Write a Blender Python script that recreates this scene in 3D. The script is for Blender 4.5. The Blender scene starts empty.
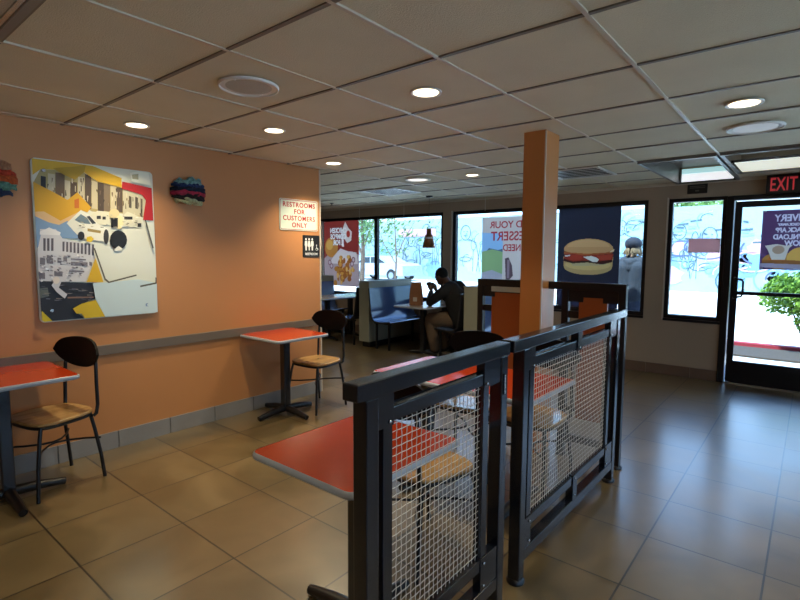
import bpy, bmesh, math, random
from mathutils import Vector, Matrix, noise
PI = math.pi
random.seed(7)
S = bpy.context.scene
C = S.collection

# ---------------------------------------------------------------- camera
cam_d = bpy.data.cameras.new('camera')
cam = bpy.data.objects.new('camera', cam_d); C.objects.link(cam)
cam_d.sensor_width = 36; cam_d.lens = 503.5/800*36; cam_d.clip_start = .05; cam_d.clip_end = 300
yaw, pit, roll = math.radians(39.37), math.radians(5.245), math.radians(.263)
cam.matrix_world = (Matrix.Translation((0, 0, 1.5)) @ Matrix.Rotation(yaw, 4, 'Z') @ Matrix.Rotation(PI/2-pit, 4, 'X')
                    @ Matrix.Rotation(roll, 4, 'Z'))
S.camera = cam
# ---------------------------------------------------------------- world, sun, exposure
w = bpy.data.worlds.new('sky'); S.world = w; w.use_nodes = True
nt = w.node_tree; bg = nt.nodes['Background']
tc = nt.nodes.new('ShaderNodeTexCoord'); sx = nt.nodes.new('ShaderNodeSeparateXYZ'); rp = nt.nodes.new('ShaderNodeValToRGB')
nt.links.new(tc.outputs['Generated'], sx.inputs[0]); nt.links.new(sx.outputs[2], rp.inputs[0]); nt.links.new(rp.outputs[0], bg.inputs[0])
rp.color_ramp.elements[0].color = (.52, .76, 1, 1); rp.color_ramp.elements[1].color = (.16, .38, 1, 1); rp.color_ramp.elements[1].position = .8
bg.inputs[1].default_value = 4.0
sun_d = bpy.data.lights.new('sun', 'SUN'); sun_d.energy = 17; sun_d.angle = .01; sun_d.color = (.66, .84, 1)
sun = bpy.data.objects.new('sun', sun_d); C.objects.link(sun)
sun.rotation_euler = Vector((-.15, -.42, 1.0)).to_track_quat('Z', 'Y').to_euler()
S.view_settings.view_transform = 'Standard'; S.view_settings.look = 'None'
S.view_settings.exposure = 0.0; S.view_settings.gamma = 1; S.view_settings.use_curve_mapping = False
CAN_W = 8.5          # watts of each ceiling can

# ---------------------------------------------------------------- materials
def s2l(c): return c/12.92 if c <= .04045 else ((c+.055)/1.055)**2.4
def hexc(h): return tuple(s2l(int(h[i:i+2], 16)/255) for i in (0, 2, 4))+(1,)
MATS = {}
def mat(name, col, rough=.5, metal=0, var=0, scale=8, bump=0, bscale=60, trans=0, emit=0, coat=0, spec=.5):
    if name in MATS: return MATS[name]
    if isinstance(col, str): col = hexc(col)
    m = bpy.data.materials.new(name); m.use_nodes = True; n = m.node_tree.nodes; l = m.node_tree.links
    b = n['Principled BSDF']; b.inputs['Base Color'].default_value = col; b.inputs['Roughness'].default_value = rough
    b.inputs['Metallic'].default_value = metal; b.inputs['Specular IOR Level'].default_value = spec
    if coat: b.inputs['Coat Weight'].default_value = coat; b.inputs['Coat Roughness'].default_value = .08
    if var:
        t = n.new('ShaderNodeTexCoord'); z = n.new('ShaderNodeTexNoise'); z.inputs['Scale'].default_value = scale; z.inputs['Detail'].default_value = 5
        r = n.new('ShaderNodeValToRGB'); l.new(t.outputs['Object'], z.inputs[0]); l.new(z.outputs[0], r.inputs[0])
        r.color_ramp.elements[0].position = .3; r.color_ramp.elements[1].position = .7
        r.color_ramp.elements[0].color = tuple(c*(1-var) for c in col[:3])+(1,)
        r.color_ramp.elements[1].color = tuple(min(1, c*(1+var)) for c in col[:3])+(1,)
        l.new(r.outputs[0], b.inputs['Base Color'])
    if bump:
        t = n.new('ShaderNodeTexCoord'); z = n.new('ShaderNodeTexNoise'); z.inputs['Scale'].default_value = bscale
        bp = n.new('ShaderNodeBump'); bp.inputs['Strength'].default_value = bump; bp.inputs['Distance'].default_value = .01
        l.new(t.outputs['Object'], z.inputs[0]); l.new(z.outputs[0], bp.inputs['Height']); l.new(bp.outputs[0], b.inputs['Normal'])
    if emit:
        b.inputs['Emission Color'].default_value = col; b.inputs['Emission Strength'].default_value = emit
    if trans:
        tr = n.new('ShaderNodeBsdfTranslucent'); tr.inputs[0].default_value = col
        mx = n.new('ShaderNodeMixShader'); mx.inputs[0].default_value = trans
        l.new(b.outputs[0], mx.inputs[1]); l.new(tr.outputs[0], mx.inputs[2]); l.new(mx.outputs[0], n['Material Output'].inputs[0])
    MATS[name] = m; return m
def flatmat(h, trans=0, rough=.5): return mat(f'print_{h}_{int(trans*10)}', h, rough, trans=trans)

def glassmat():
    m = bpy.data.materials.new('window_glass'); m.use_nodes = True; n = m.node_tree.nodes; l = m.node_tree.links
    n.remove(n['Principled BSDF']); t = n.new('ShaderNodeBsdfTransparent'); g = n.new('ShaderNodeBsdfGlossy'); g.inputs['Roughness'].default_value = .02
    t.inputs[0].default_value = (.93, .97, .97, 1)
    f = n.new('ShaderNodeFresnel'); f.inputs[0].default_value = 1.35; mx = n.new('ShaderNodeMixShader')
    l.new(f.outputs[0], mx.inputs[0]); l.new(t.outputs[0], mx.inputs[1]); l.new(g.outputs[0], mx.inputs[2]); l.new(mx.outputs[0], n['Material Output'].inputs[0])
    return m
GLASS = glassmat()

def tilefloor():
    """square tan ceramic tiles in a straight grid, .508 m pitch, thin dark grout, cloudy mottling"""
    m = bpy.data.materials.new('floor_tile'); m.use_nodes = True; n = m.node_tree.nodes; l = m.node_tree.links; b = n['Principled BSDF']
    t = n.new('ShaderNodeTexCoord'); s = n.new('ShaderNodeSeparateXYZ'); l.new(t.outputs['Object'], s.inputs[0])
    def M(op, a, bb=None):
        x = n.new('ShaderNodeMath'); x.operation = op
        for i, v in ((0, a), (1, bb)):
            if v is None: continue
            if isinstance(v, (int, float)): x.inputs[i].default_value = v
            else: l.new(v, x.inputs[i])
        return x.outputs[0]
    def grid(o, off, pitch):
        f = M('FRACT', M('DIVIDE', M('ADD', o, off), pitch)); d = M('ABSOLUTE', M('SUBTRACT', f, .5)); return M('GREATER_THAN', d, .5-.0045/pitch), M('FLOOR', M('DIVIDE', M('ADD', o, off), pitch))
    gx, ix = grid(s.outputs[0], .60+.508*20, .508); gy, iy = grid(s.outputs[1], -.800+.5067*20, .5067)
    g = M('MAXIMUM', gx, gy)
    cb = n.new('ShaderNodeCombineXYZ'); l.new(ix, cb.inputs[0]); l.new(iy, cb.inputs[1])
    wn = n.new('ShaderNodeTexWhiteNoise'); l.new(cb.outputs[0], wn.inputs[0])
    va = n.new('ShaderNodeVectorMath'); va.operation = 'ADD'; l.new(t.outputs['Object'], va.inputs[0]); l.new(wn.outputs['Color'], va.inputs[1])
    z = n.new('ShaderNodeTexNoise'); z.inputs['Scale'].default_value = 1.9; z.inputs['Detail'].default_value = 3; z.inputs['Distortion'].default_value = .9
    l.new(va.outputs[0], z.inputs[0])
    r = n.new('ShaderNodeValToRGB'); l.new(z.outputs[0], r.inputs[0])
    r.color_ramp.elements[0].color = hexc('53462b'); r.color_ramp.elements[0].position = .3
    r.color_ramp.elements[1].color = hexc('7a6846'); r.color_ramp.elements[1].position = .8
    hv = n.new('ShaderNodeHueSaturation'); l.new(r.outputs[0], hv.inputs['Color']); l.new(M('ADD', M('MULTIPLY', wn.outputs['Value'], .14), .93), hv.inputs['Value'])
    mx = n.new('ShaderNodeMix'); mx.data_type = 'RGBA'; l.new(g, mx.inputs['Factor']); l.new(hv.outputs[0], mx.inputs[6]); mx.inputs[7].default_value = hexc('1c160c')
    l.new(mx.outputs[2], b.inputs['Base Color'])
    l.new(M('ADD', M('MULTIPLY', z.outputs[0], .2), .22), b.inputs['Roughness']); b.inputs['Specular IOR Level'].default_value = .9; b.inputs['IOR'].default_value = 1.6; b.inputs['Coat Weight'].default_value = .7; b.inputs['Coat Roughness'].default_value = .2
    bp = n.new('ShaderNodeBump'); bp.invert = True; bp.inputs['Strength'].default_value = .4; bp.inputs['Distance'].default_value = .002; l.new(g, bp.inputs['Height']); l.new(bp.outputs[0], b.inputs['Normal'])
    return m
FLOOR = tilefloor()
def woodmat(name, c1, c2):
    m = bpy.data.materials.new(name); m.use_nodes = True; n = m.node_tree.nodes; l = m.node_tree.links; b = n['Principled BSDF']
    t = n.new('ShaderNodeTexCoord'); mp = n.new('ShaderNodeMapping'); mp.inputs['Scale'].default_value = (7, 1.0, 2); z = n.new('ShaderNodeTexNoise'); z.inputs['Scale'].default_value = 3; z.inputs['Detail'].default_value = 8
    l.new(t.outputs['Object'], mp.inputs[0]); l.new(mp.outputs[0], z.inputs[0]); r = n.new('ShaderNodeValToRGB'); l.new(z.outputs[0], r.inputs[0])
    r.color_ramp.elements[0].color = hexc(c1); r.color_ramp.elements[0].position = .35; r.color_ramp.elements[1].color = hexc(c2); r.color_ramp.elements[1].position = .65
    l.new(r.outputs[0], b.inputs['Base Color']); b.inputs['Roughness'].default_value = .25; b.inputs['Coat Weight'].default_value = .4
    return m
M_ = dict(
    orange=mat('orange_wall_paint', 'bf8350', .45, var=.04, scale=1.5), pillar=mat('orange_pillar_paint', 'b8763e', .3, var=.03, scale=2),
    beige=mat('beige_wall_paint', 'a08c78', .6, var=.04, scale=1.5), ctile=mat('ceiling_tile', 'd0c7ac', .8, var=.04, scale=3, bump=.25, bscale=180),
    tbar=mat('ceiling_grid', 'c4b8a4', .4), tbar_shade=mat('shaded_ceiling_grid', '6e6456', .5), basetile=mat('grey_base_tile', '8a8886', .3, var=.1, scale=4), grout=mat('grout', '6c6a68', .8),  # bars along X use a darker grid copy: shade put into the colour
    basebrown=mat('brown_base_tile', '6c5648', .35, var=.06, scale=3), rail=mat('chair_rail', '6f6256', .4, var=.05, scale=4),
    trimlight=mat('corner_trim', 'c9bfae', .3), black=mat('black_metal', '0d0e12', .35, 0, spec=.5), navy=mat('dark_railing_metal', '0d131d', .26, .1, var=.08, scale=20, spec=.6, coat=.45),
    wire=mat('galvanised_wire', 'd8d0c4', .4, .3), red=mat('red_laminate', 'b03a18', .19, var=.03, scale=12, spec=.45), edge=mat('grey_edge_band', 'a2aab6', .3),
    wood=woodmat('seat_wood', '9c7644', 'b8935e'), blackwood=mat('black_lacquer', '050507', .45, spec=.12), bronze=mat('dark_bronze_frame', '15151a', .4, .3),
    booth=mat('booth_partition', '88887a', .5, var=.04, scale=5), bench=mat('blue_bench_laminate', '4a5f88', .12, spec=.8, var=.03, scale=3), benchedge=mat('dark_bench_edge', '1c1a1c', .4),
    white=mat('white_plastic', 'dcd8d0', .35), laminate=mat('pale_laminate', 'bfb6ac', .12), chrome=mat('brushed_metal', 'b8b8b8', .25, .9),
    wired=mat('white_metal', 'd8d4cc', .3), panel=mat('orange_panel', '94481c', .4, var=.03, scale=6), greypanel=mat('grey_panel_strip', 'a6aca8', .35),
)

# ---------------------------------------------------------------- mesh builder
class MB:
    def __init__(s): s.v = []; s.f = []; s.mi = []; s.sm = []
    def add(s, vs, fs, m=0, smooth=False):
        o = len(s.v); s.v += [tuple(v) for v in vs]; s.f += [tuple(i+o for i in f) for f in fs]; s.mi += [m]*len(fs); s.sm += [smooth]*len(fs); return s
    def box(s, a, b, m=0):
        x0, y0, z0 = a; x1, y1, z1 = b
        return s.add([(x0,y0,z0),(x1,y0,z0),(x1,y1,z0),(x0,y1,z0),(x0,y0,z1),(x1,y0,z1),(x1,y1,z1),(x0,y1,z1)],
                     [(0,3,2,1),(4,5,6,7),(0,1,5,4),(1,2,6,5),(2,3,7,6),(3,0,4,7)], m)
    def prism(s, pts, z0, z1, m=0, axis='z', smooth=False, mside=None):
        """pts: outline in the plane, extruded along axis"""
        n = len(pts)
        def P(p, h): return {'z': (p[0], p[1], h), 'y': (p[0], h, p[1]), 'x': (h, p[0], p[1])}[axis]
        vs = [P(p, z0) for p in pts]+[P(p, z1) for p in pts]
        s.add(vs, [tuple(range(n))[::-1], tuple(range(n, 2*n))], m)
        s.add(vs, [(i, (i+1) % n, (i+1) % n+n, i+n) for i in range(n)], m if mside is None else mside, smooth); return s
    def tube(s, path, r, n=10, closed=False, m=0, caps=True, sx=1):
        path = [Vector(p) for p in path]; k = len(path); rings = []; R = r if hasattr(r, '__len__') else [r]*k
        up = None
        for i, p in enumerate(path):
            if closed: t = path[(i+1) % k]-path[i-1]
            else: t = path[min(i+1, k-1)]-path[max(i-1, 0)]
            t.normalize()
            if up is None: up = Vector((0, 0, 1)) if abs(t.z) < .9 else Vector((1, 0, 0))
            a = (up-t*up.dot(t)).normalized(); b = t.cross(a); up = a
            rings.append([p+(a*math.cos(q*2*PI/n)+b*math.sin(q*2*PI/n)*sx)*R[i] for q in range(n)])
        vs = [v for g in rings for v in g]; fs = []
        for i in range(k if closed else k-1):
            j = (i+1) % k
            for q in range(n): fs.append((i*n+q, i*n+(q+1) % n, j*n+(q+1) % n, j*n+q))
        s.add(vs, fs, m, True)
        if caps and not closed: s.add(rings[0]+rings[-1], [tuple(range(n))[::-1], tuple(range(n, 2*n))], m)
        return s
    def lathe(s, prof, n=24, c=(0, 0, 0), m=0, smooth=True):
        vs = []; fs = []
        for (r, z) in prof:
            for q in range(n): vs.append((c[0]+r*math.cos(q*2*PI/n), c[1]+r*math.sin(q*2*PI/n), c[2]+z))
        for i in range(len(prof)-1):
            for q in range(n): fs.append((i*n+q, i*n+(q+1) % n, (i+1)*n+(q+1) % n, (i+1)*n+q))
        s.add(vs, fs, m, smooth)
        k = len(prof)-1
        s.add(vs[:n]+vs[k*n:], [tuple(range(n))[::-1], tuple(range(n, 2*n))], m); return s
    def ball(s, c, r, n=12, m=0, M=None):
        vs = []; fs = []; k = n//2+1
        for i in range(k+1):
            a = PI*i/k
            for q in range(n):
                v = Vector((math.sin(a)*math.cos(q*2*PI/n)*r[0], math.sin(a)*math.sin(q*2*PI/n)*r[1], math.cos(a)*r[2]))
                if M: v = M @ v
                vs.append(v+Vector(c))
        for i in range(k):
            for q in range(n): fs.append((i*n+q, (i+1)*n+q, (i+1)*n+(q+1) % n, i*n+(q+1) % n))
        return s.add(vs, fs, m, True)
    def build(s, name, mats, parent=None, bevel=0, loc=None, rot=None, weld=False):
        me = bpy.data.meshes.new(name); me.from_pydata(s.v, [], s.f)
        if not isinstance(mats, (list, tuple)): mats = [mats]
        for x in mats: me.materials.append(M_[x] if isinstance(x, str) else x)
        for p, mi, sm in zip(me.polygons, s.mi, s.sm): p.material_index = mi; p.use_smooth = sm
        bm = bmesh.new(); bm.from_mesh(me)
        if weld: bmesh.ops.remove_doubles(bm, verts=bm.verts, dist=1e-5)
        if bevel:
            bmesh.ops.remove_doubles(bm, verts=bm.verts, dist=1e-5)
            es = [e for e in bm.edges if len(e.link_faces) == 2 and e.calc_face_angle(0) > .6]
            bmesh.ops.bevel(bm, geom=es, offset=bevel, segments=2, affect='EDGES', profile=.5)
        bm.to_mesh(me); bm.free()
        o = bpy.data.objects.new(name, me); C.objects.link(o)
        if parent: o.parent = parent
        if loc: o.location = loc
        if rot: o.rotation_euler = rot
        return o
def thing(name, label, cat, loc=(0, 0, 0), rz=0, group=None, rot=None):
    o = bpy.data.objects.new(name, None); o.empty_display_size = .1; C.objects.link(o); o.location = loc; o.rotation_euler = rot or (0, 0, rz)
    o['label'] = label; o['category'] = cat
    if group: o['group'] = group
    return o
def tag(o, label, cat, group=None):
    o['label'] = label; o['category'] = cat
    if group: o['group'] = group
    return o
def struct(o): o['kind'] = 'structure'; return o
KIDS = {}
def dup(root, loc=None, rz=None, label=None, group=None):
    def cp(o, parent):
        c = o.copy(); C.objects.link(c); c.parent = parent
        for ch in [x for x in S.objects if x.parent == o]: cp(ch, c)
        return c
    r = cp(root, None)
    if loc is not None: r.location = loc
    if rz is not None: r.rotation_euler = (0, 0, rz)
    if label: r['label'] = label
    if group: r['group'] = group
    return r
def baked(o):
    """apply the object's modifiers into its mesh"""
    dg = bpy.context.evaluated_depsgraph_get(); dg.update(); me = bpy.data.meshes.new_from_object(o.evaluated_get(dg)); o.modifiers.clear(); o.data = me
    return o
def lettering(name, body, size, m, loc, rot, parent, mirror=False, align='CENTER', bold=0, sx=1, space=1, line=1):
    cu = bpy.data.curves.new(name, 'FONT'); cu.body = body; cu.size = size; cu.align_x = align; cu.align_y = 'CENTER'; cu.extrude = .0006; cu.offset = bold
    cu.space_character = space; cu.space_line = line
    t = bpy.data.objects.new(name, cu); C.objects.link(t)
    dg = bpy.context.evaluated_depsgraph_get(); dg.update(); me = bpy.data.meshes.new_from_object(t.evaluated_get(dg))
    bpy.data.objects.remove(t)
    me.materials.clear(); me.materials.append(m)
    me.transform(Matrix.Diagonal((-sx if mirror else sx, 1, 1, 1)))
    if mirror: me.flip_normals()
    o = bpy.data.objects.new(name, me); C.objects.link(o); o.location = loc; o.rotation_euler = rot; o.parent = parent
    return o
def printed(name, polys, parent, trans=0, step=.0003, base=.001):
    """flat printed shapes: [(hex, [(u, v)...])], drawn in local x (right), z (up), front -y, each a hair above the last"""
    mb = MB(); ms = []; idx = {}
    for k, (c, pts) in enumerate(polys):
        if c not in idx: idx[c] = len(ms); ms.append(flatmat(c, trans))
        d = -(base+step*k); mb.add([(u, d, v) for u, v in pts], [tuple(range(len(pts)))], idx[c])
    return mb.build(name, ms, parent)
def ell(cx, cy, rx, ry, a0=0, a1=2*PI, n=28): return [(cx+rx*math.cos(a0+(a1-a0)*i/(n-1)), cy+ry*math.sin(a0+(a1-a0)*i/(n-1))) for i in range(n)]
def rrect(x0, y0, x1, y1, r, n=5):
    out = []
    for cx, cy, a in ((x1-r, y1-r, 0), (x0+r, y1-r, PI/2), (x0+r, y0+r, PI), (x1-r, y0+r, 1.5*PI)):
        for i in range(n+1): out.append((cx+r*math.cos(a+PI/2*i/n), cy+r*math.sin(a+PI/2*i/n)))
    return out

# ================================================================ THE SETTING
ZC = 2.372; KC = .985
WY = 6.95
fl = struct(MB().add([(-9.2, -3, 0), (2.9, -3, 0), (2.9, WY+.02, 0), (-9.2, WY+.02, 0)], [(0, 1, 2, 3)]).build('floor', FLOOR))

# ceiling: lay-in tiles a little uneven in a metal grid, with two open light wells by the door
PX, PY = .672*KC, .656*KC; GX0, GY0 = -.71*KC, 1.294*KC
holes = {}
mb = MB(); rnd = random.Random(3)
xs = [GX0+PX*i for i in range(-13, 7)]; ys = [GY0+PY*j for j in range(-7, 9)]+[WY+.02]
def ishole(i, j):
    x, y = (xs[i]+xs[i+1])/2, (ys[j]+ys[j+1])/2
    x /= KC; y /= KC; return (-1.38 < x < -.71 and y > 5.23) or (-.71 < x < -.04 and 5.23 < y < 6.54) or (-3.4 < x < -2.056 and -.02 < y < .64)
for i in range(len(xs)-1):
    for j in range(len(ys)-1):
        if ishole(i, j): continue
        x0, x1, y0, y1 = xs[i]+.008, xs[i+1]-.008, ys[j]+.008, ys[j+1]-.008
        t = [ZC+.004+rnd.random()*.006 for _ in range(4)]
        mb.add([(x0, y0, t[0]), (x1, y0, t[1]), (x1, y1, t[2]), (x0, y1, t[3])], [(0, 3, 2, 1)], 0)
for x in xs: mb.box((x-.009, ys[0], ZC), (x+.009, WY, ZC+.022), 1)
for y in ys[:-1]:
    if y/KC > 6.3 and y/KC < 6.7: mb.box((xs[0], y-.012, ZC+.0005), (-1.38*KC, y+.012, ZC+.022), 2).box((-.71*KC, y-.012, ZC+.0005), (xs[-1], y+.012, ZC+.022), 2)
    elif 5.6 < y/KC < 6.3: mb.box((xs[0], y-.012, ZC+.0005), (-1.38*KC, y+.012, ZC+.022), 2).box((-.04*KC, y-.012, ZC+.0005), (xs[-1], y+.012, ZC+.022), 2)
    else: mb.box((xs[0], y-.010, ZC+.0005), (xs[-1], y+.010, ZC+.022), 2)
mb.box((xs[0], ys[0]-.2, ZC+.32), (xs[-1]+.2, WY+.15, ZC+.4), 0)
struct(mb.build('ceiling', ['ctile', 'tbar', 'tbar_shade']))

# walls
struct(MB().box((-4.25, -3, 0), (-4.08, 3.63, ZC+.3)).build('wall_left', 'orange'))
struct(MB().box((-4.256, 3.618, 0), (-4.074, 3.636, ZC)).build('trim_1', 'trimlight'))
struct(MB().box((-4.08, -3, .735), (-4.06, 3.618, .81)).build('trim_2', 'rail', bevel=.004))
mb = MB().box((-4.08, -3, 0), (-4.072, 3.618, .13), 1)
y = -3+.1
while y < 3.6:
    y1 = min(y+.4, 3.618); mb.box((-4.079, y+.002, .001), (-4.066, y1-.002, .132), 0); y += .404
struct(mb.build('baseboard_left', ['basetile', 'grout']))
# front wall with openings
W1 = (-7.85, -4.79, .70, 2.19); W2 = (-4.60, -1.66, .72, 2.19); W3 = (-1.43, -.82, .715, 2.185); DR = (-.80, .26, 0, 2.175); W4_ADDED = (.45, 2.7, .72, 2.19)  # last opening is an unseen window, added to let in more daylight
mb = MB(); T0, T1 = WY, WY+.16
edges = [(-9.2, None)]; prev = -9.2
for (a, b, z0, z1) in (W1, W2, W3, DR, W4_ADDED):
    if a > prev: mb.box((prev, T0, 0), (a, T1, ZC+.4))
    if z0 > 0: mb.box((a, T0, 0), (b, T1, z0))
    mb.box((a, T0, z1), (b, T1, ZC+.4)); prev = b
mb.box((prev, T0, 0), (2.95, T1, ZC+.4))
struct(mb.build('wall_front', 'beige', weld=False))
WR_ADDED = [(-1.6, 1.0), (1.3, 3.6), (3.9, 6.4)]  # unseen right-wall windows, added as a daylight source for floor and railings
mb = MB().box((2.8, -3, 0), (2.95, WY, .72)).box((2.8, -3, 2.19), (2.95, WY, ZC+.4)).box((2.8, -3, .72), (2.95, -1.6, 2.19)).box((2.8, 1.0, .72), (2.95, 1.3, 2.19)).box((2.8, 3.6, .72), (2.95, 3.9, 2.19)).box((2.8, 6.4, .72), (2.95, WY, 2.19))
struct(mb.build('wall_right', 'beige'))
struct(MB().box((-4.25, -3.1, 0), (2.95, -2.95, ZC+.4)).build('wall_back', 'orange'))
struct(MB().box((-9.3, 1.9, 0), (-9.15, WY, ZC+.4)).build('wall_far_left', 'beige'))
struct(MB().box((-9.3, 1.8, 0), (-4.25, 1.95, ZC+.4)).build('wall_alcove', 'beige'))
mb = MB()
for a, b in ((-9.1, -.815), (.30, 2.8)):
    x = a
    while x < b-.01: x1 = min(x+.5, b); mb.box((x+.002, WY-.012, .001), (x1-.002, WY, .13)); x = x1
struct(mb.build('baseboard_front', 'basebrown'))
# soffit shadow line: a thin angle where wall meets ceiling
struct(MB().box((-9.2, WY-.02, ZC-.03), (2.8, WY, ZC+.005)).build('trim_3', 'tbar'))

def window(n, R, mull, fw=.05):
    a, b, z0, z1 = R
    e = bpy.data.objects.new(f'window_{n}', None); C.objects.link(e); struct(e)
    mb = MB(); y0, y1 = WY+.02, WY+.09
    mb.box((a, y0, z0), (b, y1, z0+fw)); mb.box((a, y0, z1-fw), (b, y1, z1)); mb.box((a, y0, z0+fw), (a+fw, y1, z1-fw)); mb.box((b-fw, y0, z0+fw), (b, y1, z1-fw))
    for x in mull: mb.box((x-.035, y0, z0+fw), (x+.035, y1, z1-fw))
    mb.build('window_frame', 'bronze', e, bevel=.004)
    MB().box((a-.001, WY-.012, z0-.03), (b+.001, WY+.02, z0)).build('window_sill', 'bronze', e)
    cs = [a+fw]+[v for x in mull for v in (x-.035, x+.035)]+[b-fw]
    for i in range(0, len(cs), 2): MB().box((cs[i], WY+.05, z0+fw), (cs[i+1], WY+.056, z1-fw)).build('window_pane', GLASS, e)
    return e
window(1, W1, [-6.31]); window(2, W2, [-3.1]); window(3, W3, [], .045); window(4, W4_ADDED, [1.7])
for k, (ya, yb) in enumerate(WR_ADDED):
    e = bpy.data.objects.new(f'window_{5+k}', None); C.objects.link(e); struct(e)
    MB().box((2.85, ya, .72), (2.91, yb, .77)).box((2.85, ya, 2.14), (2.91, yb, 2.19)).box((2.85, ya, .77), (2.91, ya+.05, 2.14)).box((2.85, yb-.05, .77), (2.91, yb, 2.14)).build('window_frame', 'bronze', e)
    MB().box((2.877, ya+.05, .77), (2.883, yb-.05, 2.14)).build('window_pane', GLASS, e)
# light jamb trims beside the windows
struct(MB().box((-7.80, WY-.012, .7), (-7.75, WY+.03, 2.15)).build('trim_4', 'trimlight'))
struct(MB().box((-4.625, WY-.012, .70), (-4.60, WY+.02, 2.2)).build('trim_5', 'trimlight'))
struct(MB().box((-1.445, WY-.010, .70), (-1.43, WY+.02, 2.2)).build('trim_6', 'trimlight'))

# door
d = bpy.data.objects.new('door_1', None); C.objects.link(d); struct(d)
a, b, z0, z1 = DR
MB().box((a-.02, WY-.02, 0), (a+.05, WY+.12, z1)).box((b-.05, WY-.02, 0), (b, WY+.12, z1)).box((a+.05, WY-.02, z1-.05), (b-.05, WY+.12, z1)).build('door_frame', 'bronze', d, bevel=.004)
la, lb = a+.062, b-.062; y0, y1 = WY+.01, WY+.06
leaf = MB().box((la, y0, .02), (la+.065, y1, 2.11)).box((lb-.065, y0, .02), (lb, y1, 2.11)).box((la+.065, y0, 2.045), (lb-.065, y1, 2.11)).box((la+.065, y0, .02), (lb-.065, y1, .27)).box((la+.065, y0, 1.045), (lb-.065, y1, 1.085)).build('door_leaf', 'bronze', d, bevel=.004)
MB().box((la+.065, WY+.03, .27), (lb-.065, WY+.036, 1.045)).box((la+.065, WY+.03, 1.085), (lb-.065, WY+.036, 2.045)).build('door_pane', GLASS, d)
MB().box((a+.052, WY-.005, .0), (b-.05, WY+.08, .016)).build('door_threshold', 'chrome', d)
hx = la+.04
MB().tube([(hx, WY+.01, 1.24), (hx, WY-.03, 1.24), (hx+.004, WY-.055, 1.235), (hx+.07, WY-.06, 1.225), (hx+.085, WY-.06, 1.2), (hx+.085, WY-.06, 1.06), (hx+.07, WY-.06, 1.03), (hx+.004, WY-.055, 1.02), (hx, WY-.03, 1.015), (hx, WY+.01, 1.015)], .012, 8).build('door_handle', 'black', d)

# pillar
struct(MB().box((-1.692, 3.475, 0), (-1.523, 3.72, ZC+.02), 0).build('wall_pillar', 'pillar', bevel=.006))

struct(MB().box((-1.527, 3.471, 0), (-1.517, 3.481, ZC)).build('trim_7', 'trimlight'))
# outside ground
struct(MB().box((-40, -25, -.12), (25, 60, -.03)).build('ground', mat('pale_concrete_lot', 'dcd6ca', .9, var=.04, scale=.8)))
# ================================================================ OUTSIDE
t = thing('mural_wall', 'long pale block wall with a line mural, across the parking lot', 'wall', (0, 24, -.03))
MB().box((-30, 0, 0), (12, .25, 3.55)).build('wall_body', mat('pale_block_wall', '8ea2a6', .9, var=.05, scale=.6), t)
rnd = random.Random(11)
mb = MB(); K = {'g': 0, 'b': 1, 'p': 2, 't': 3, 'k': 4, 'w': 5}
cnt = [0]
def stroke(pts, wd, k):
    cnt[0] += 1; d = -.004-.0006*(cnt[0] % 40)
    n = len(pts); L = []; R = []
    for i, p in enumerate(pts):
        q = pts[min(i+1, n-1)]; o = pts[max(i-1, 0)]; tx, ty = q[0]-o[0], q[1]-o[1]; h = math.hypot(tx, ty) or 1
        nx, ny = -ty/h*wd/2, tx/h*wd/2; L.append((p[0]+nx, d, p[1]+ny)); R.append((p[0]-nx, d, p[1]-ny))
    mb.add(L+R, [(i, i+1, n+i+1, n+i) for i in range(n-1)], K[k])
def blob(cx, cy, rx, ry, k, a=0):
    cnt[0] += 1; d = -.002-.0002*(cnt[0] % 9)
    mb.add([(cx+rx*math.cos(q*PI/10)*(1+.15*math.sin(q*3+a)), d, cy+ry*math.sin(q*PI/10)*(1+.12*math.cos(q*2+a))) for q in range(20)], [tuple(range(20))[::-1]], K[k])
def figure(x, z, s):
    stroke(ell(x, z+s*1.55, .26*s, .33*s), .032*s, 'g'); stroke([(x-.12*s, z+1.6*s), (x-.05*s, z+1.6*s)], .028*s, 'g'); stroke([(x+.05*s, z+1.6*s), (x+.12*s, z+1.6*s)], .028*s, 'g')
    stroke(ell(x, z+1.45*s, .09*s, .05*s, PI, 2*PI, 8), .03*s, 'g')
    stroke([(x-.2*s, z+1.25*s), (x-.55*s, z+1.1*s), (x-.7*s, z+.4*s), (x-.6*s, z-.2*s)], .032*s, 'g'); stroke([(x+.2*s, z+1.25*s), (x+.55*s, z+1.1*s), (x+.7*s, z+.4*s), (x+.6*s, z-.2*s)], .032*s, 'g')
    stroke([(x-.42*s, z+.8*s), (x-.4*s, z-.2*s)], .028*s, 'g'); stroke([(x+.42*s, z+.8*s), (x+.4*s, z-.2*s)], .028*s, 'g'); stroke(ell(x, z+.35*s, .3*s, .1*s), .03*s, 'g')
x = -29
while x < -3:
    s = rnd.uniform(.8, 1.25); figure(x, rnd.uniform(.3, 1.2), s)
    for _ in range(14):
        cx, cz = x+rnd.uniform(-1, 1), rnd.uniform(.5, 3.1); stroke(ell(cx, cz, rnd.uniform(.1, .5), rnd.uniform(.1, .4), rnd.random()*3, 3+rnd.random()*3, 12), .03, rnd.choice('ggtb'))
    if rnd.random() < .5: blob(x+.5, rnd.uniform(.6, 1.8), .5, .6, rnd.choice('btw'))
    x += rnd.uniform(1.0, 1.6)
x = -7
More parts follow.
